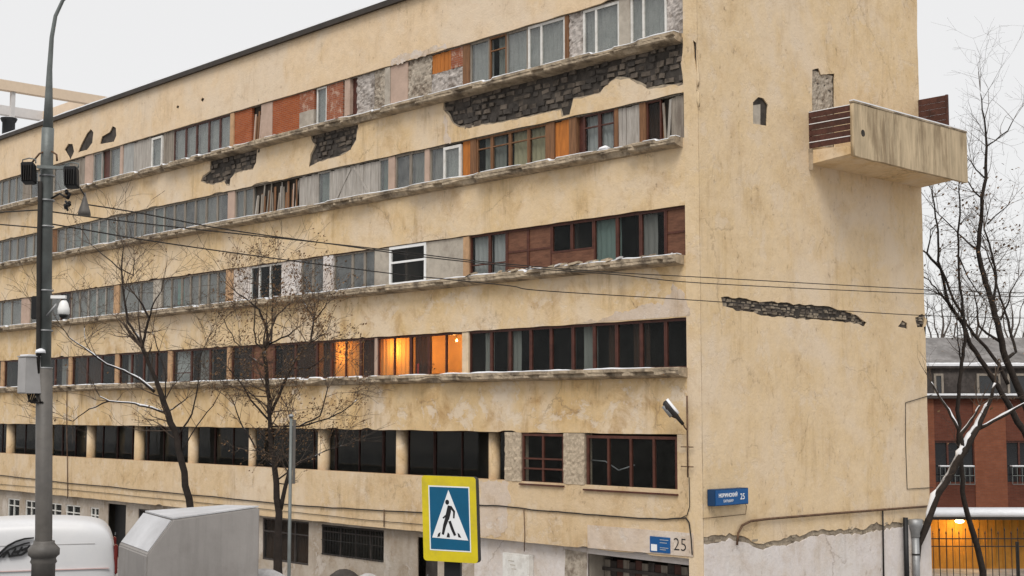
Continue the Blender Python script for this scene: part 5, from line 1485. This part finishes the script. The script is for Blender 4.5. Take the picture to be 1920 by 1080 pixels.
# ================================================================== trees
def tube_limb(mb, pts, sides=7):
    mb.tube([p for p, r in pts], [r for p, r in pts], sides)
def grow(mb, leafpts, p, d, L, r, depth, rng, droop=0.0, kids=3):
    pts = [(p, r)]
    n = 3 if depth > 0 else 2
    q = p.copy(); dd = d.copy()
    for i in range(n):
        dd = (dd+Vector((rng.gauss(0, .22), rng.gauss(0, .22), rng.gauss(.04-droop, .18)))).normalized()
        q = q+dd*(L/n)
        pts.append((q.copy(), max(.0028, r*(1-.8*(i+1)/n))))
    mb.tube([a for a, b in pts], [b for a, b in pts], 3 if depth == 0 else 4, cap=False)
    leafpts.append((q, depth))
    if depth > 0:
        for k in range(kids):
            i = rng.randint(1, n)
            base, br = pts[i]
            nd = (dd+Vector((rng.gauss(0, .8), rng.gauss(0, .8), rng.gauss(.12, .55)))).normalized()
            grow(mb, leafpts, base, nd, L*rng.uniform(.45, .75), max(.0035, br*.75), depth-1, rng, droop, kids)
def tree(name, D, limbs, label, seed, base=None, ntwig=60, L=.9, depth=2, nleaf=0, leafbox=None, leafs=(.03, .055), bark='bark', twig='twig', jit=.5, snowlimbs=(), kids=3, leafr=.15, rmin=.006, thin=1.0):
    rng = random.Random(seed)
    f0 = limbs[0][0]
    b = at(f0[0], f0[1], D)
    if base is None: base = Vector((b.x, b.y, 0))
    T = empty(name, base, label, 'tree')
    mt_ = MB(); ms = MB(); sn = []; tw = MB(); lp = []
    m = D/FPX
    used = []
    first = True
    for li, lm in enumerate(limbs):
        pts = []
        off = rng.uniform(-1, 1)*jit if not first else 0
        # a limb that starts on an existing one starts at its depth
        if not first:
            d0 = min(used, key=lambda u: (u[0]-lm[0][0])**2+(u[1]-lm[0][1])**2)
            s0 = d0[2]
        else: s0 = D
        for i, (px, py, w) in enumerate(lm):
            t = i/(len(lm)-1)
            dd = s0+off*t*1.6
            pts.append((at(px, py, dd), max(rmin, w*thin*m/2)))
            used.append((px, py, dd))
        if first:
            pts = [(base-Z1*.1, pts[0][1]*1.25)]+pts
            first = False
        # extra points for roundness
        fine = []
        for (a, ra), (c, rc) in zip(pts[:-1], pts[1:]):
            for k in range(3):
                t = k/3
                w_ = (c-a).length*.03
                fine.append((a.lerp(c, t)+(Vector((rng.uniform(-1, 1), rng.uniform(-1, 1), rng.uniform(-1, 1)))*w_ if k else Vector((0, 0, 0))), ra+(rc-ra)*t))
        fine.append(pts[-1])
        tube_limb(ms if li in snowlimbs else mt_, fine)
        if li in snowlimbs:
            run = []
            for i in range(len(fine)):
                (a, ra) = fine[i]
                dlen = (fine[min(i+1, len(fine)-1)][0]-fine[max(i-1, 0)][0]).normalized()
                upv = (Z1-dlen*dlen.z)
                gap = noise.noise(a*2.3+Vector((seed, 0, 0))) < -.18 or upv.length < .25
                if not gap:
                    upv.normalize(); wv_ = 1+.5*noise.noise(a*5)
                    run.append((a+upv*ra*.62, ra*.8*wv_))
                if (gap or i == len(fine)-1):
                    if len(run) > 2:
                        run[0] = (run[0][0], run[0][1]*.3); run[-1] = (run[-1][0], run[-1][1]*.3)
                        sn.append(MB().tube([q for q, r in run], [r for q, r in run], 8))
                    run = []
        # twigs along the limb
        tot = sum((c[0]-a[0]).length for a, c in zip(fine[:-1], fine[1:]))
        k = max(1, int(ntwig*tot/10))
        for _ in range(k):
            i = rng.randint(len(fine)//3, len(fine)-1)
            p, r = fine[i]
            d = (fine[min(i+1, len(fine)-1)][0]-fine[max(0, i-1)][0]).normalized()
            nd = (d*.5+Vector((rng.gauss(0, .75), rng.gauss(0, .75), rng.gauss(.25, .5)))).normalized()
            grow(tw, lp, p, nd, L*rng.uniform(.5, 1.1), max(rmin*.8, min(r*.5, .016)), depth, rng, kids=kids)
        p, r = fine[-1]
        d = (fine[-1][0]-fine[-2][0]).normalized()
        for _ in range(3):
            grow(tw, lp, p, (d+Vector((rng.gauss(0, .35), rng.gauss(0, .35), rng.gauss(.1, .3)))).normalized(), L*rng.uniform(.7, 1.2), max(rmin*.8, r*.7), depth, rng, kids=kids)
    tr = mt_.build('trunk', MT[bark], T, fix=False)
    if ms.v: ms.build('leaning_limb', MT['barks'], T, fix=False)
    for q in sn: q.build('snow', MT['snow'], T, fix=False)
    c = tw.build('crown', MT[twig], T, fix=False)
    if nleaf:
        lf = MB()
        if leafbox:
            cand = []
            for q, dp in lp:
                x, y = proj(q)
                if leafbox[0] < x < leafbox[2] and leafbox[1] < y < leafbox[3]: cand.append(q)
        else: cand = [q for q, dp in lp]
        if cand:
            for i in range(nleaf):
                q = rng.choice(cand)+Vector((rng.gauss(0, leafr), rng.gauss(0, leafr), rng.gauss(0, leafr)))
                s = rng.uniform(*leafs)
                a = Vector((rng.gauss(0, 1), rng.gauss(0, 1), rng.gauss(0, 1))).normalized(); bb = a.orthogonal().normalized(); cc = a.cross(bb)
                lf.add([q-bb*s, q+cc*s*.55+a*s*.2, q+bb*s, q-cc*s*.55+a*s*.2], [(0, 1, 2), (0, 2, 3)])
            props(lf.build('leaves', MT['leaf'], T, fix=False), kind='stuff')
    return T
TA = [
    [(358, 960, 22), (346, 885, 20), (332, 825, 20), (315, 775, 19), (304, 745, 17), (293, 713, 13), (278, 680, 12), (267, 653, 11)],
    [(267, 653, 9), (258, 630, 8), (240, 605, 7.5), (235, 573, 6.5), (230, 537, 6), (228, 507, 5), (232, 462, 3)],
    [(267, 653, 9), (273, 620, 8), (280, 597, 7.5), (268, 573, 5.5), (253, 552, 4)],
    [(280, 597, 5), (287, 571, 4.5), (302, 547, 3)],
    [(228, 507, 4), (200, 483, 3.2), (170, 458, 2.4)],
    [(229, 505, 3.5), (250, 516, 3.5), (252, 490, 2.6)],
    [(290, 735, 9), (260, 710, 8), (233, 695, 7), (200, 683, 6), (173, 663, 5), (150, 647, 4), (130, 633, 3.2), (118, 616, 2.2)],
    [(307, 773, 8), (273, 762, 7), (243, 755, 6), (205, 752, 5), (187, 743, 3)],
    [(205, 752, 4.5), (167, 767, 3.6), (137, 790, 2.4)],
    [(312, 775, 5), (330, 762, 4.5), (350, 747, 3)],
    [(312, 772, 5), (311, 707, 4), (298, 660, 3.5), (286, 623, 2.5)],
    [(332, 820, 6), (360, 776, 5), (368, 740, 4), (374, 673, 3), (392, 630, 2.2)],
    [(340, 850, 4), (368, 800, 3.6), (400, 760, 3), (415, 730, 2)],
    [(173, 663, 3), (160, 640, 2.4), (158, 615, 2)],
]
pa = at(358, 960, 28)
tree('bare_tree', 28, TA, 'thin bare tree with a leaning snow dusted limb in front of the left facade', 21, Vector((pa.x+.15, pa.y+.1, 1.8)), ntwig=20, L=1.0, depth=2, nleaf=300, leafr=.05, snowlimbs=(6, 7), jit=.35, kids=3, thin=.64, leafs=(.018, .034))
TB = [
    [(521, 1085, 27), (520, 1040, 24), (523, 962, 20), (515, 880, 16), (508, 832, 14), (506, 790, 12), (505, 774, 12), (504, 744, 12), (501, 716, 12), (499, 688, 11.5), (494, 658, 11)],
    [(494, 658, 9), (504, 645, 9), (500, 619, 8), (496, 605, 7), (486, 580, 5.5), (463, 561, 4.5), (442, 547, 3)],
    [(502, 648, 8), (508, 640, 7), (510, 613, 5), (519, 591, 4), (545, 568, 2.6)],
    [(504, 645, 5), (539, 630, 4.5), (556, 616, 3)],
    [(526, 955, 13), (539, 897, 11), (546, 866, 8), (549, 820, 6), (545, 790, 5)],
    [(506, 780, 9), (530, 724, 8), (551, 680, 7), (566, 658, 6), (583, 641, 6), (588, 602, 5.5)],
    [(588, 602, 5), (580, 584, 4.5), (569, 566, 3)],
    [(588, 602, 5), (600, 588, 4), (612, 570, 3)],
    [(583, 641, 4), (598, 632, 3.6), (612, 623, 2.4)],
    [(494, 655, 5), (480, 644, 4.5), (476, 619, 4), (478, 577, 3), (482, 540, 2.4)],
    [(508, 800, 6), (560, 800, 5), (600, 780, 4.5), (614, 730, 3)],
    [(560, 800, 4.5), (615, 785, 4), (640, 773, 3.6), (668, 750, 2.4)],
    [(515, 880, 6), (482, 845, 5), (455, 800, 4), (440, 760, 3)],
    [(506, 790, 6), (470, 750, 5), (445, 710, 4), (428, 690, 2.6)],
    [(520, 900, 5), (560, 870, 4), (600, 850, 3), (640, 836, 2)],
    [(500, 690, 5), (470, 670, 4), (440, 640, 3), (420, 600, 2.4)],
    [(545, 690, 4), (580, 690, 3.6), (606, 672, 2.6)],
    [(510, 613, 4), (512, 560, 3), (508, 510, 2.2)],
]
pb2 = at(521, 1085, 28)
tree('bare_tree', 28, TB, 'bushy bare tree with many withered leaves in front of the facade centre', 33, Vector((pb2.x, pb2.y, .7)), ntwig=36, L=.85, depth=2, nleaf=3800, leafbox=(395, 440, 690, 890), leafr=.05, jit=.7, kids=3, thin=.68, leafs=(.018, .036))
T1 = [
    [(1960, 860, 22), (1922, 755, 18), (1886, 673, 16), (1874, 623, 15), (1862, 573, 14), (1847, 528, 13), (1838, 490, 12), (1834, 470, 11), (1838, 426, 10), (1841, 373, 8.5), (1849, 334, 8), (1850, 275, 6), (1846, 224, 4), (1838, 172, 2)],
    [(1834, 470, 5), (1815, 455, 4), (1790, 430, 3), (1760, 402, 2.4)],
    [(1848, 335, 4), (1830, 318, 3.4), (1822, 305, 2.6)],
    [(1842, 372, 4), (1826, 358, 3.4), (1815, 340, 2.4)],
    [(1850, 275, 4), (1868, 262, 3.4), (1890, 245, 2.8), (1900, 225, 2)],
    [(1862, 573, 7), (1868, 520, 6), (1858, 470, 5), (1845, 430, 4)],
    [(1886, 673, 9), (1905, 660, 7), (1890, 600, 6), (1876, 560, 5), (1864, 510, 4), (1850, 470, 3)],
    [(1874, 640, 7), (1850, 625, 6), (1836, 612, 5), (1832, 575, 3.6), (1826, 550, 2.4)],
    [(1876, 600, 5), (1890, 570, 4), (1896, 545, 3), (1910, 520, 2)],
    [(1851, 420, 4), (1872, 400, 3), (1890, 385, 2)],
]
p = at(1960, 1000, 54)
tree('bare_tree', 54, T1, 'tall bare tree rising against the sky right of the balcony', 45, Vector((p.x, p.y, 0)), ntwig=17, L=2.0, depth=2, nleaf=320, leafbox=(1740, 300, 1920, 560), leafs=(.05, .09), jit=.8, rmin=.012, leafr=.3, thin=.8)
T2 = [
    [(1930, 830, 18), (1898, 771, 15), (1880, 741, 13), (1850, 690, 12), (1818, 644, 11), (1806, 608, 10), (1779, 570, 8), (1764, 504, 7), (1738, 475, 6)],
    [(1890, 720, 10), (1874, 685, 9), (1833, 635, 8), (1812, 608, 7), (1779, 540, 6), (1759, 490, 6), (1759, 432, 5), (1753, 396, 4), (1748, 358, 3)],
    [(1779, 570, 5), (1760, 548, 4), (1742, 525, 3)],
    [(1812, 608, 5), (1795, 590, 4), (1775, 560, 3), (1745, 545, 2)],
]
p = at(1935, 1000, 52)
tree('bare_tree', 52, T2, 'dark slanting bare tree in front of the red brick building', 57, Vector((p.x, p.y, 0)), ntwig=15, L=1.7, depth=2, nleaf=120, leafs=(.05, .08), jit=.5, rmin=.011, leafr=.3, thin=.78)
T3 = [
    [(1845, 1090, 16), (1825, 1000, 14), (1808, 940, 12), (1803, 880, 11), (1797, 820, 10), (1798, 740, 9), (1803, 680, 8.5), (1810, 640, 8), (1808, 600, 7), (1800, 540, 6), (1797, 480, 5), (1796, 438, 5), (1800, 387, 4), (1798, 346, 3)],
    [(1803, 680, 4), (1796, 640, 3), (1794, 600, 2.4)],
    [(1797, 480, 4), (1815, 520, 3), (1845, 560, 2.6)],
]
p = at(1850, 1100, 48)
tree('bare_tree', 48, T3, 'slim dark upright bare tree before the iron fence', 69, Vector((p.x, p.y, 0)), ntwig=14, L=1.3, depth=2, nleaf=60, leafs=(.045, .07), jit=.2, rmin=.01, leafr=.3, thin=.8)
T4 = [
    [(1722, 1022, 15), (1740, 980, 16), (1756, 930, 17), (1775, 900, 18), (1793, 868, 18), (1808, 845, 19), (1822, 817, 18), (1834, 800, 15), (1845, 775, 12), (1855, 755, 9), (1866, 718, 6)],
    [(1808, 845, 10), (1801, 815, 9), (1815, 797, 7), (1830, 775, 5), (1837, 760, 4)],
    [(1836, 803, 9), (1880, 780, 8), (1914, 760, 6), (1950, 740, 5)],
    [(1797, 806, 7), (1778, 768, 6), (1760, 742, 5), (1746, 716, 3)],
]
p = at(1700, 1090, 45.2)
tree('bare_tree', 45.2, T4, 'leaning tree trunk thickly covered in snow at the corner of the end wall', 73, Vector((p.x+.1, p.y, 0)), ntwig=3, L=.9, depth=1, jit=.25, snowlimbs=(0, 1, 2, 3), rmin=.01, thin=.85)

# ================================================================== background right: brick house, lean-to, fence
def frame(px, py, D):
    o = at(px, py, D); return Vector((o.x, o.y, 0))
BD = 75.0
bo = frame(1700, 770, BD); mB = BD/FPX
def BX_(px): return (px-1700)*mB
def BZ(py): return CAM.z+(770-py)*mB
def bpt(u, w, z): return bo+RH*u+FH*w+Z1*z
def bbox(mb, u0, u1, w0, w1, z0, z1):
    c = bpt((u0+u1)/2, (w0+w1)/2, (z0+z1)/2); return mb.obox(c, RH*((u1-u0)/2), FH*((w1-w0)/2), Z1*((z1-z0)/2))
BR = empty('brick_building', bo, 'red brick building with a snowy cornice behind the trees at the right', 'building')
U1 = BX_(2060)
zc = BZ(747)
mb = MB(); bbox(mb, 0, U1, .3, 9, 0, zc); mb.build('wall', MT['farbrick'], BR)
wins = [(1752, 1826), (1886, 1960), (2000, 2050)]
# front skin: piers between the windows
us = [0]+[BX_(p) for w in wins for p in w]+[U1]
mb = MB()
for i in range(0, len(us), 2):
    bbox(mb, us[i], us[i+1], .1, .302, .0, zc-.02)
mb.build('brick_pier', MT['farbrickl'], BR)
for a, b in wins:
    u0, u1 = BX_(a), BX_(b)
    z0, z1 = BZ(872), BZ(826)
    mb = MB(); bbox(mb, u0, u1, .16, .301, z1, zc-.03); mb.build('brick_lintel', MT['farbrick'], BR)
    mb = MB(); bbox(mb, u0, u1, .16, .301, 0, z0-.9); mb.build('brick_apron', MT['farbrick'], BR)
    mb = MB()
    for q in (0, .333, .667, 1):
        uu = u0+(u1-u0)*q; bbox(mb, max(u0, uu-.05), min(u1, uu+.05), .2, .29, z0-.9, z1)
    bbox(mb, u0, u1, .21, .28, z1-.1, z1-.002)
    w = mb.build('window', MT['brownd'], BR)
    mb = MB(); bbox(mb, u0+.05, u1-.05, .285, .295, z0-.88, z1-.1); mb.build('pane', MT['vglass'], w)
    # air-conditioner basket
    mb = MB(); z2, z3 = BZ(906), BZ(874)
    ua, ub = u0+.15, u1-.15
    for q in (z2, (z2+z3)/2, z3): bbox(mb, ua, ub, -.32, -.29, q-.02, q+.02)
    for q in range(8): uu = ua+(ub-ua)*q/7; bbox(mb, uu-.015, uu+.015, -.29, -.27, z2, z3)
    bbox(mb, ua, ua+.03, -.27, .1, z3-.02, z3+.02); bbox(mb, ub-.03, ub, -.27, .1, z3-.02, z3+.02)
    bk_ = mb.build('basket', MT['polel'], BR)
    mb = MB(); bbox(mb, ua, ub, -.3, .08, z3+.022, z3+.07); mb.build('snow', MT['snow'], bk_)
mb = MB(); bbox(mb, -.05, U1+.1, -.15, .4, zc, zc+.16); cn = mb.build('cornice', MT['darkclad'], BR)
mb = MB(); bbox(mb, -.04, U1+.1, -.17, .3, zc+.162, zc+.27); mb.build('snow', MT['snow'], cn)
zr = BZ(690)
mb = MB(); bbox(mb, 0, U1, .5, 8.5, zc+.1, zr); mb.build('upper_storey', MT['darkclad'], BR)
for a, b in ((1757, 1775), (1838, 1882), (1896, 1960)):
    mb = MB(); u0, u1 = BX_(a), BX_(b); z0, z1 = BZ(740), BZ(700)
    for s in ((u0, u0+.12, z0, z1), (u1-.12, u1, z0, z1), (u0+.12, u1-.12, z1-.12, z1)): bbox(mb, s[0], s[1], .38, .499, s[2], s[3])
    w = mb.build('window', MT['greywood'], BR)
    mb = MB(); bbox(mb, u0+.12, u1-.12, .44, .498, z0, z1-.12); mb.build('pane', MT['vglass'], w)
mb = MB(); bbox(mb, -.1, U1+.2, .3, 8.6, zr, zr+.12); ev = mb.build('eaves', MT['darkclad'], BR)
mb = MB(); rings = []
for i in range(46):
    u = -.1+(U1+.3)*i/45; j = .05*noise.noise(Vector((u*2, 4, 4)))
    rings.append([bpt(u, .26, zr+.122), bpt(u, .25, zr+.26+j), bpt(u, .8, zr+.32+j), bpt(u, .8, zr+.122)])
mb.sweep(rings); mb.build('snow', MT['snow'], ev)
mb = MB(); rings = []
for u in (0, U1): rings.append([bpt(u, .8, zr+.12), bpt(u, 4.5, zr+1.9), bpt(u, 8.4, zr+.12)])
mb.sweep(rings); mb.build('roof', MT['roofsnow'], BR)
# lean-to with the lit ochre wall
LD = 58.0; lo_ = frame(1690, 770, LD); mL = LD/FPX
def lpt(u, w, z): return lo_+RH*u+FH*w+Z1*z
def lbox(mb, u0, u1, w0, w1, z0, z1):
    return mb.obox(lpt((u0+u1)/2, (w0+w1)/2, (z0+z1)/2), RH*((u1-u0)/2), FH*((w1-w0)/2), Z1*((z1-z0)/2))
LT = empty('lean_to', lo_, 'low ochre shed wall lit yellow under a snow covered roof behind the iron fence', 'shed')
zl = CAM.z-(972-770)*mL
UL = 9.5
mb = MB(); lbox(mb, 0, UL, 1.2, 1.4, 0, zl-.02)
mb.build('wall', MT['ochre'], LT)
x = 0.1
while x < UL-.2:
    mb = MB(); lbox(mb, x, x+.03, 1.17, 1.198, .1, zl-.1); mb.build('batten', MT['ochre'], LT); x += .34
mb = MB(); lbox(mb, -.1, UL+.1, -.1, 1.6, zl, zl+.14); rf = mb.build('roof', MT['roofm'], LT)
mb = MB(); rings = []
for i in range(50):
    u = -.1+(UL+.2)*i/49; j = .04*noise.noise(Vector((u*1.7, 2, 9)))
    rings.append([lpt(u, -.14, zl+.12), lpt(u, -.16, zl+.28+j), lpt(u, -.05, zl+.36+j), lpt(u, 1.6, zl+.40), lpt(u, 1.6, zl+.142)])
mb.sweep(rings, smooth=True); mb.build('snow', MT['snow'], rf)
lq = at(1799, 974, LD)
FL = empty('bulkhead_lamp', lq, 'glowing lamp under the snowy shed roof beside the dark tree trunk', 'lamp')
mb = MB(); mb.lathe(lq-Z1*.16, [(.02, 0), (.16, .03), (.2, .1), (.14, .15)], 14); mb.build('glowing_bowl', MT['bulb'], FL)
mb = MB(); mb.tube([lq, Vector((lq.x, lq.y, zl))], .03, 6); mb.build('stem', MT['iron'], FL)
ld = bpy.data.lights.new('shed_lamp_light', 'POINT'); ld.energy = 60; ld.color = (1, .62, .2); ld.shadow_soft_size = .18
l2 = bpy.data.objects.new('shed_lamp_light', ld); COL.objects.link(l2); l2.parent = FL; l2.location = (0, 0, -.3)
# iron fence
FD = 50.0; fo = frame(1712, 770, FD); mF = FD/FPX
def fpt(u, w, z): return fo+RH*u+FH*w+Z1*z
IF = empty('iron_fence', fo, 'black iron picket fence in front of the lit ochre shed', 'fence')
zr1, zr2 = CAM.z-(1007-770)*mF, CAM.z-(1021-770)*mF
UF = 5.2
ztop = CAM.z-(992-770)*mF
for zz in (zr1, zr2, .35):
    mb = MB(); a, b = fpt(0, 0, zz), fpt(UF, 0, zz); mb.obox((a+b)/2, (b-a)/2, FH*.018, Z1*.018); mb.build('rail', MT['iron'], IF)
x = .12; i = 0
while x < UF:
    tp = ztop+(.0 if i % 2 else -.12)
    mb = MB(); mb.obox(fpt(x, -.03, (tp+.1)/2), RH*.011, FH*.011, Z1*((tp-.1)/2)); mb.build('picket', MT['iron'], IF)
    mb = MB(); mb.lathe(fpt(x, -.03, tp), [(.02, 0), (.028, .03), (.001, .12)], 5); mb.build('finial', MT['iron'], IF)
    x += .235; i += 1
for px in (1735, 1900):
    u = (px-1712)*mF
    mb = MB(); mb.obox(fpt(u, .04, 1.0), RH*.05, FH*.05, Z1*.99); mb.build('post', MT['iron'], IF)
# far trees behind the brick house
for i, (px, D, lab) in enumerate(((1765, 120, 'hazy far bare tree beyond the brick building roof at the wall edge'), (1830, 135, 'hazy far bare tree beyond the middle of the brick building roof'), (1895, 125, 'hazy far bare tree beyond the right part of the brick building roof'))):
    k = [(px, 800, 9), (px+3, 720, 8), (px-2, 660, 6), (px+4, 610, 4), (px+1, 572, 2)]
    lm = [k, [(px-1, 680, 5), (px-18, 640, 3.4), (px-28, 595, 2)], [(px, 690, 5), (px+20, 650, 3.4), (px+30, 600, 2)], [(px+2, 640, 4), (px+16, 605, 2.6), (px+20, 575, 1.6)], [(px, 650, 4), (px-12, 615, 2.6), (px-16, 580, 1.6)]]
    tree('far_tree', D, lm, lab, 90+i, ntwig=7, L=2.6, depth=2, bark='twigf', twig='twigf', jit=1.0, rmin=.03)

# ================================================================== background left: roof frame of the neighbouring house
PX = -74.0
def npt(px, py): return on_x(px, py, PX)
a = npt(-60, 137); b = npt(205, 183)
NB = empty('neighbour_building', (PX, b.y, 0), 'far pale building with an open rooftop frame beyond the left roof edge', 'building')
zt = (a.z+b.z)/2; ya, yb = a.y-4, b.y
dep = 9.0
th = .75
mb = MB(); mb.box(PX-.6, PX, ya, yb, zt-th, zt); mb.build('front_beam', MT['lightframe'], NB)
mb = MB(); mb.box(PX-dep, PX-dep+.6, ya, yb-.02, zt-th, zt-.01); mb.build('rear_beam', MT['greyframe'], NB)
mb = MB(); mb.box(PX-dep+.605, PX-.605, yb-1.6, yb, zt-th, zt-.005); mb.build('end_beam', MT['lightframe'], NB)
for y in (ya+3, npt(-5, 170).y):
    mb = MB(); mb.box(PX-dep+.605, PX-.605, y-.5, y, zt-th, zt-.005); mb.build('cross_beam', MT['lightframe'], NB)
for y in (npt(23, 190).y, yb-.6):
    for x in (PX-.45, PX-dep+.15):
        mb = MB(); mb.box(x, x+.3, y, y+.3, zt-7, zt-th-.002); mb.build('post', MT['greyframe'], NB)
mb = MB(); mb.box(PX-dep-2, PX+.5, ya-5, yb+1.5, 0, zt-6.5); mb.build('wall', MT['greyframe'], NB)
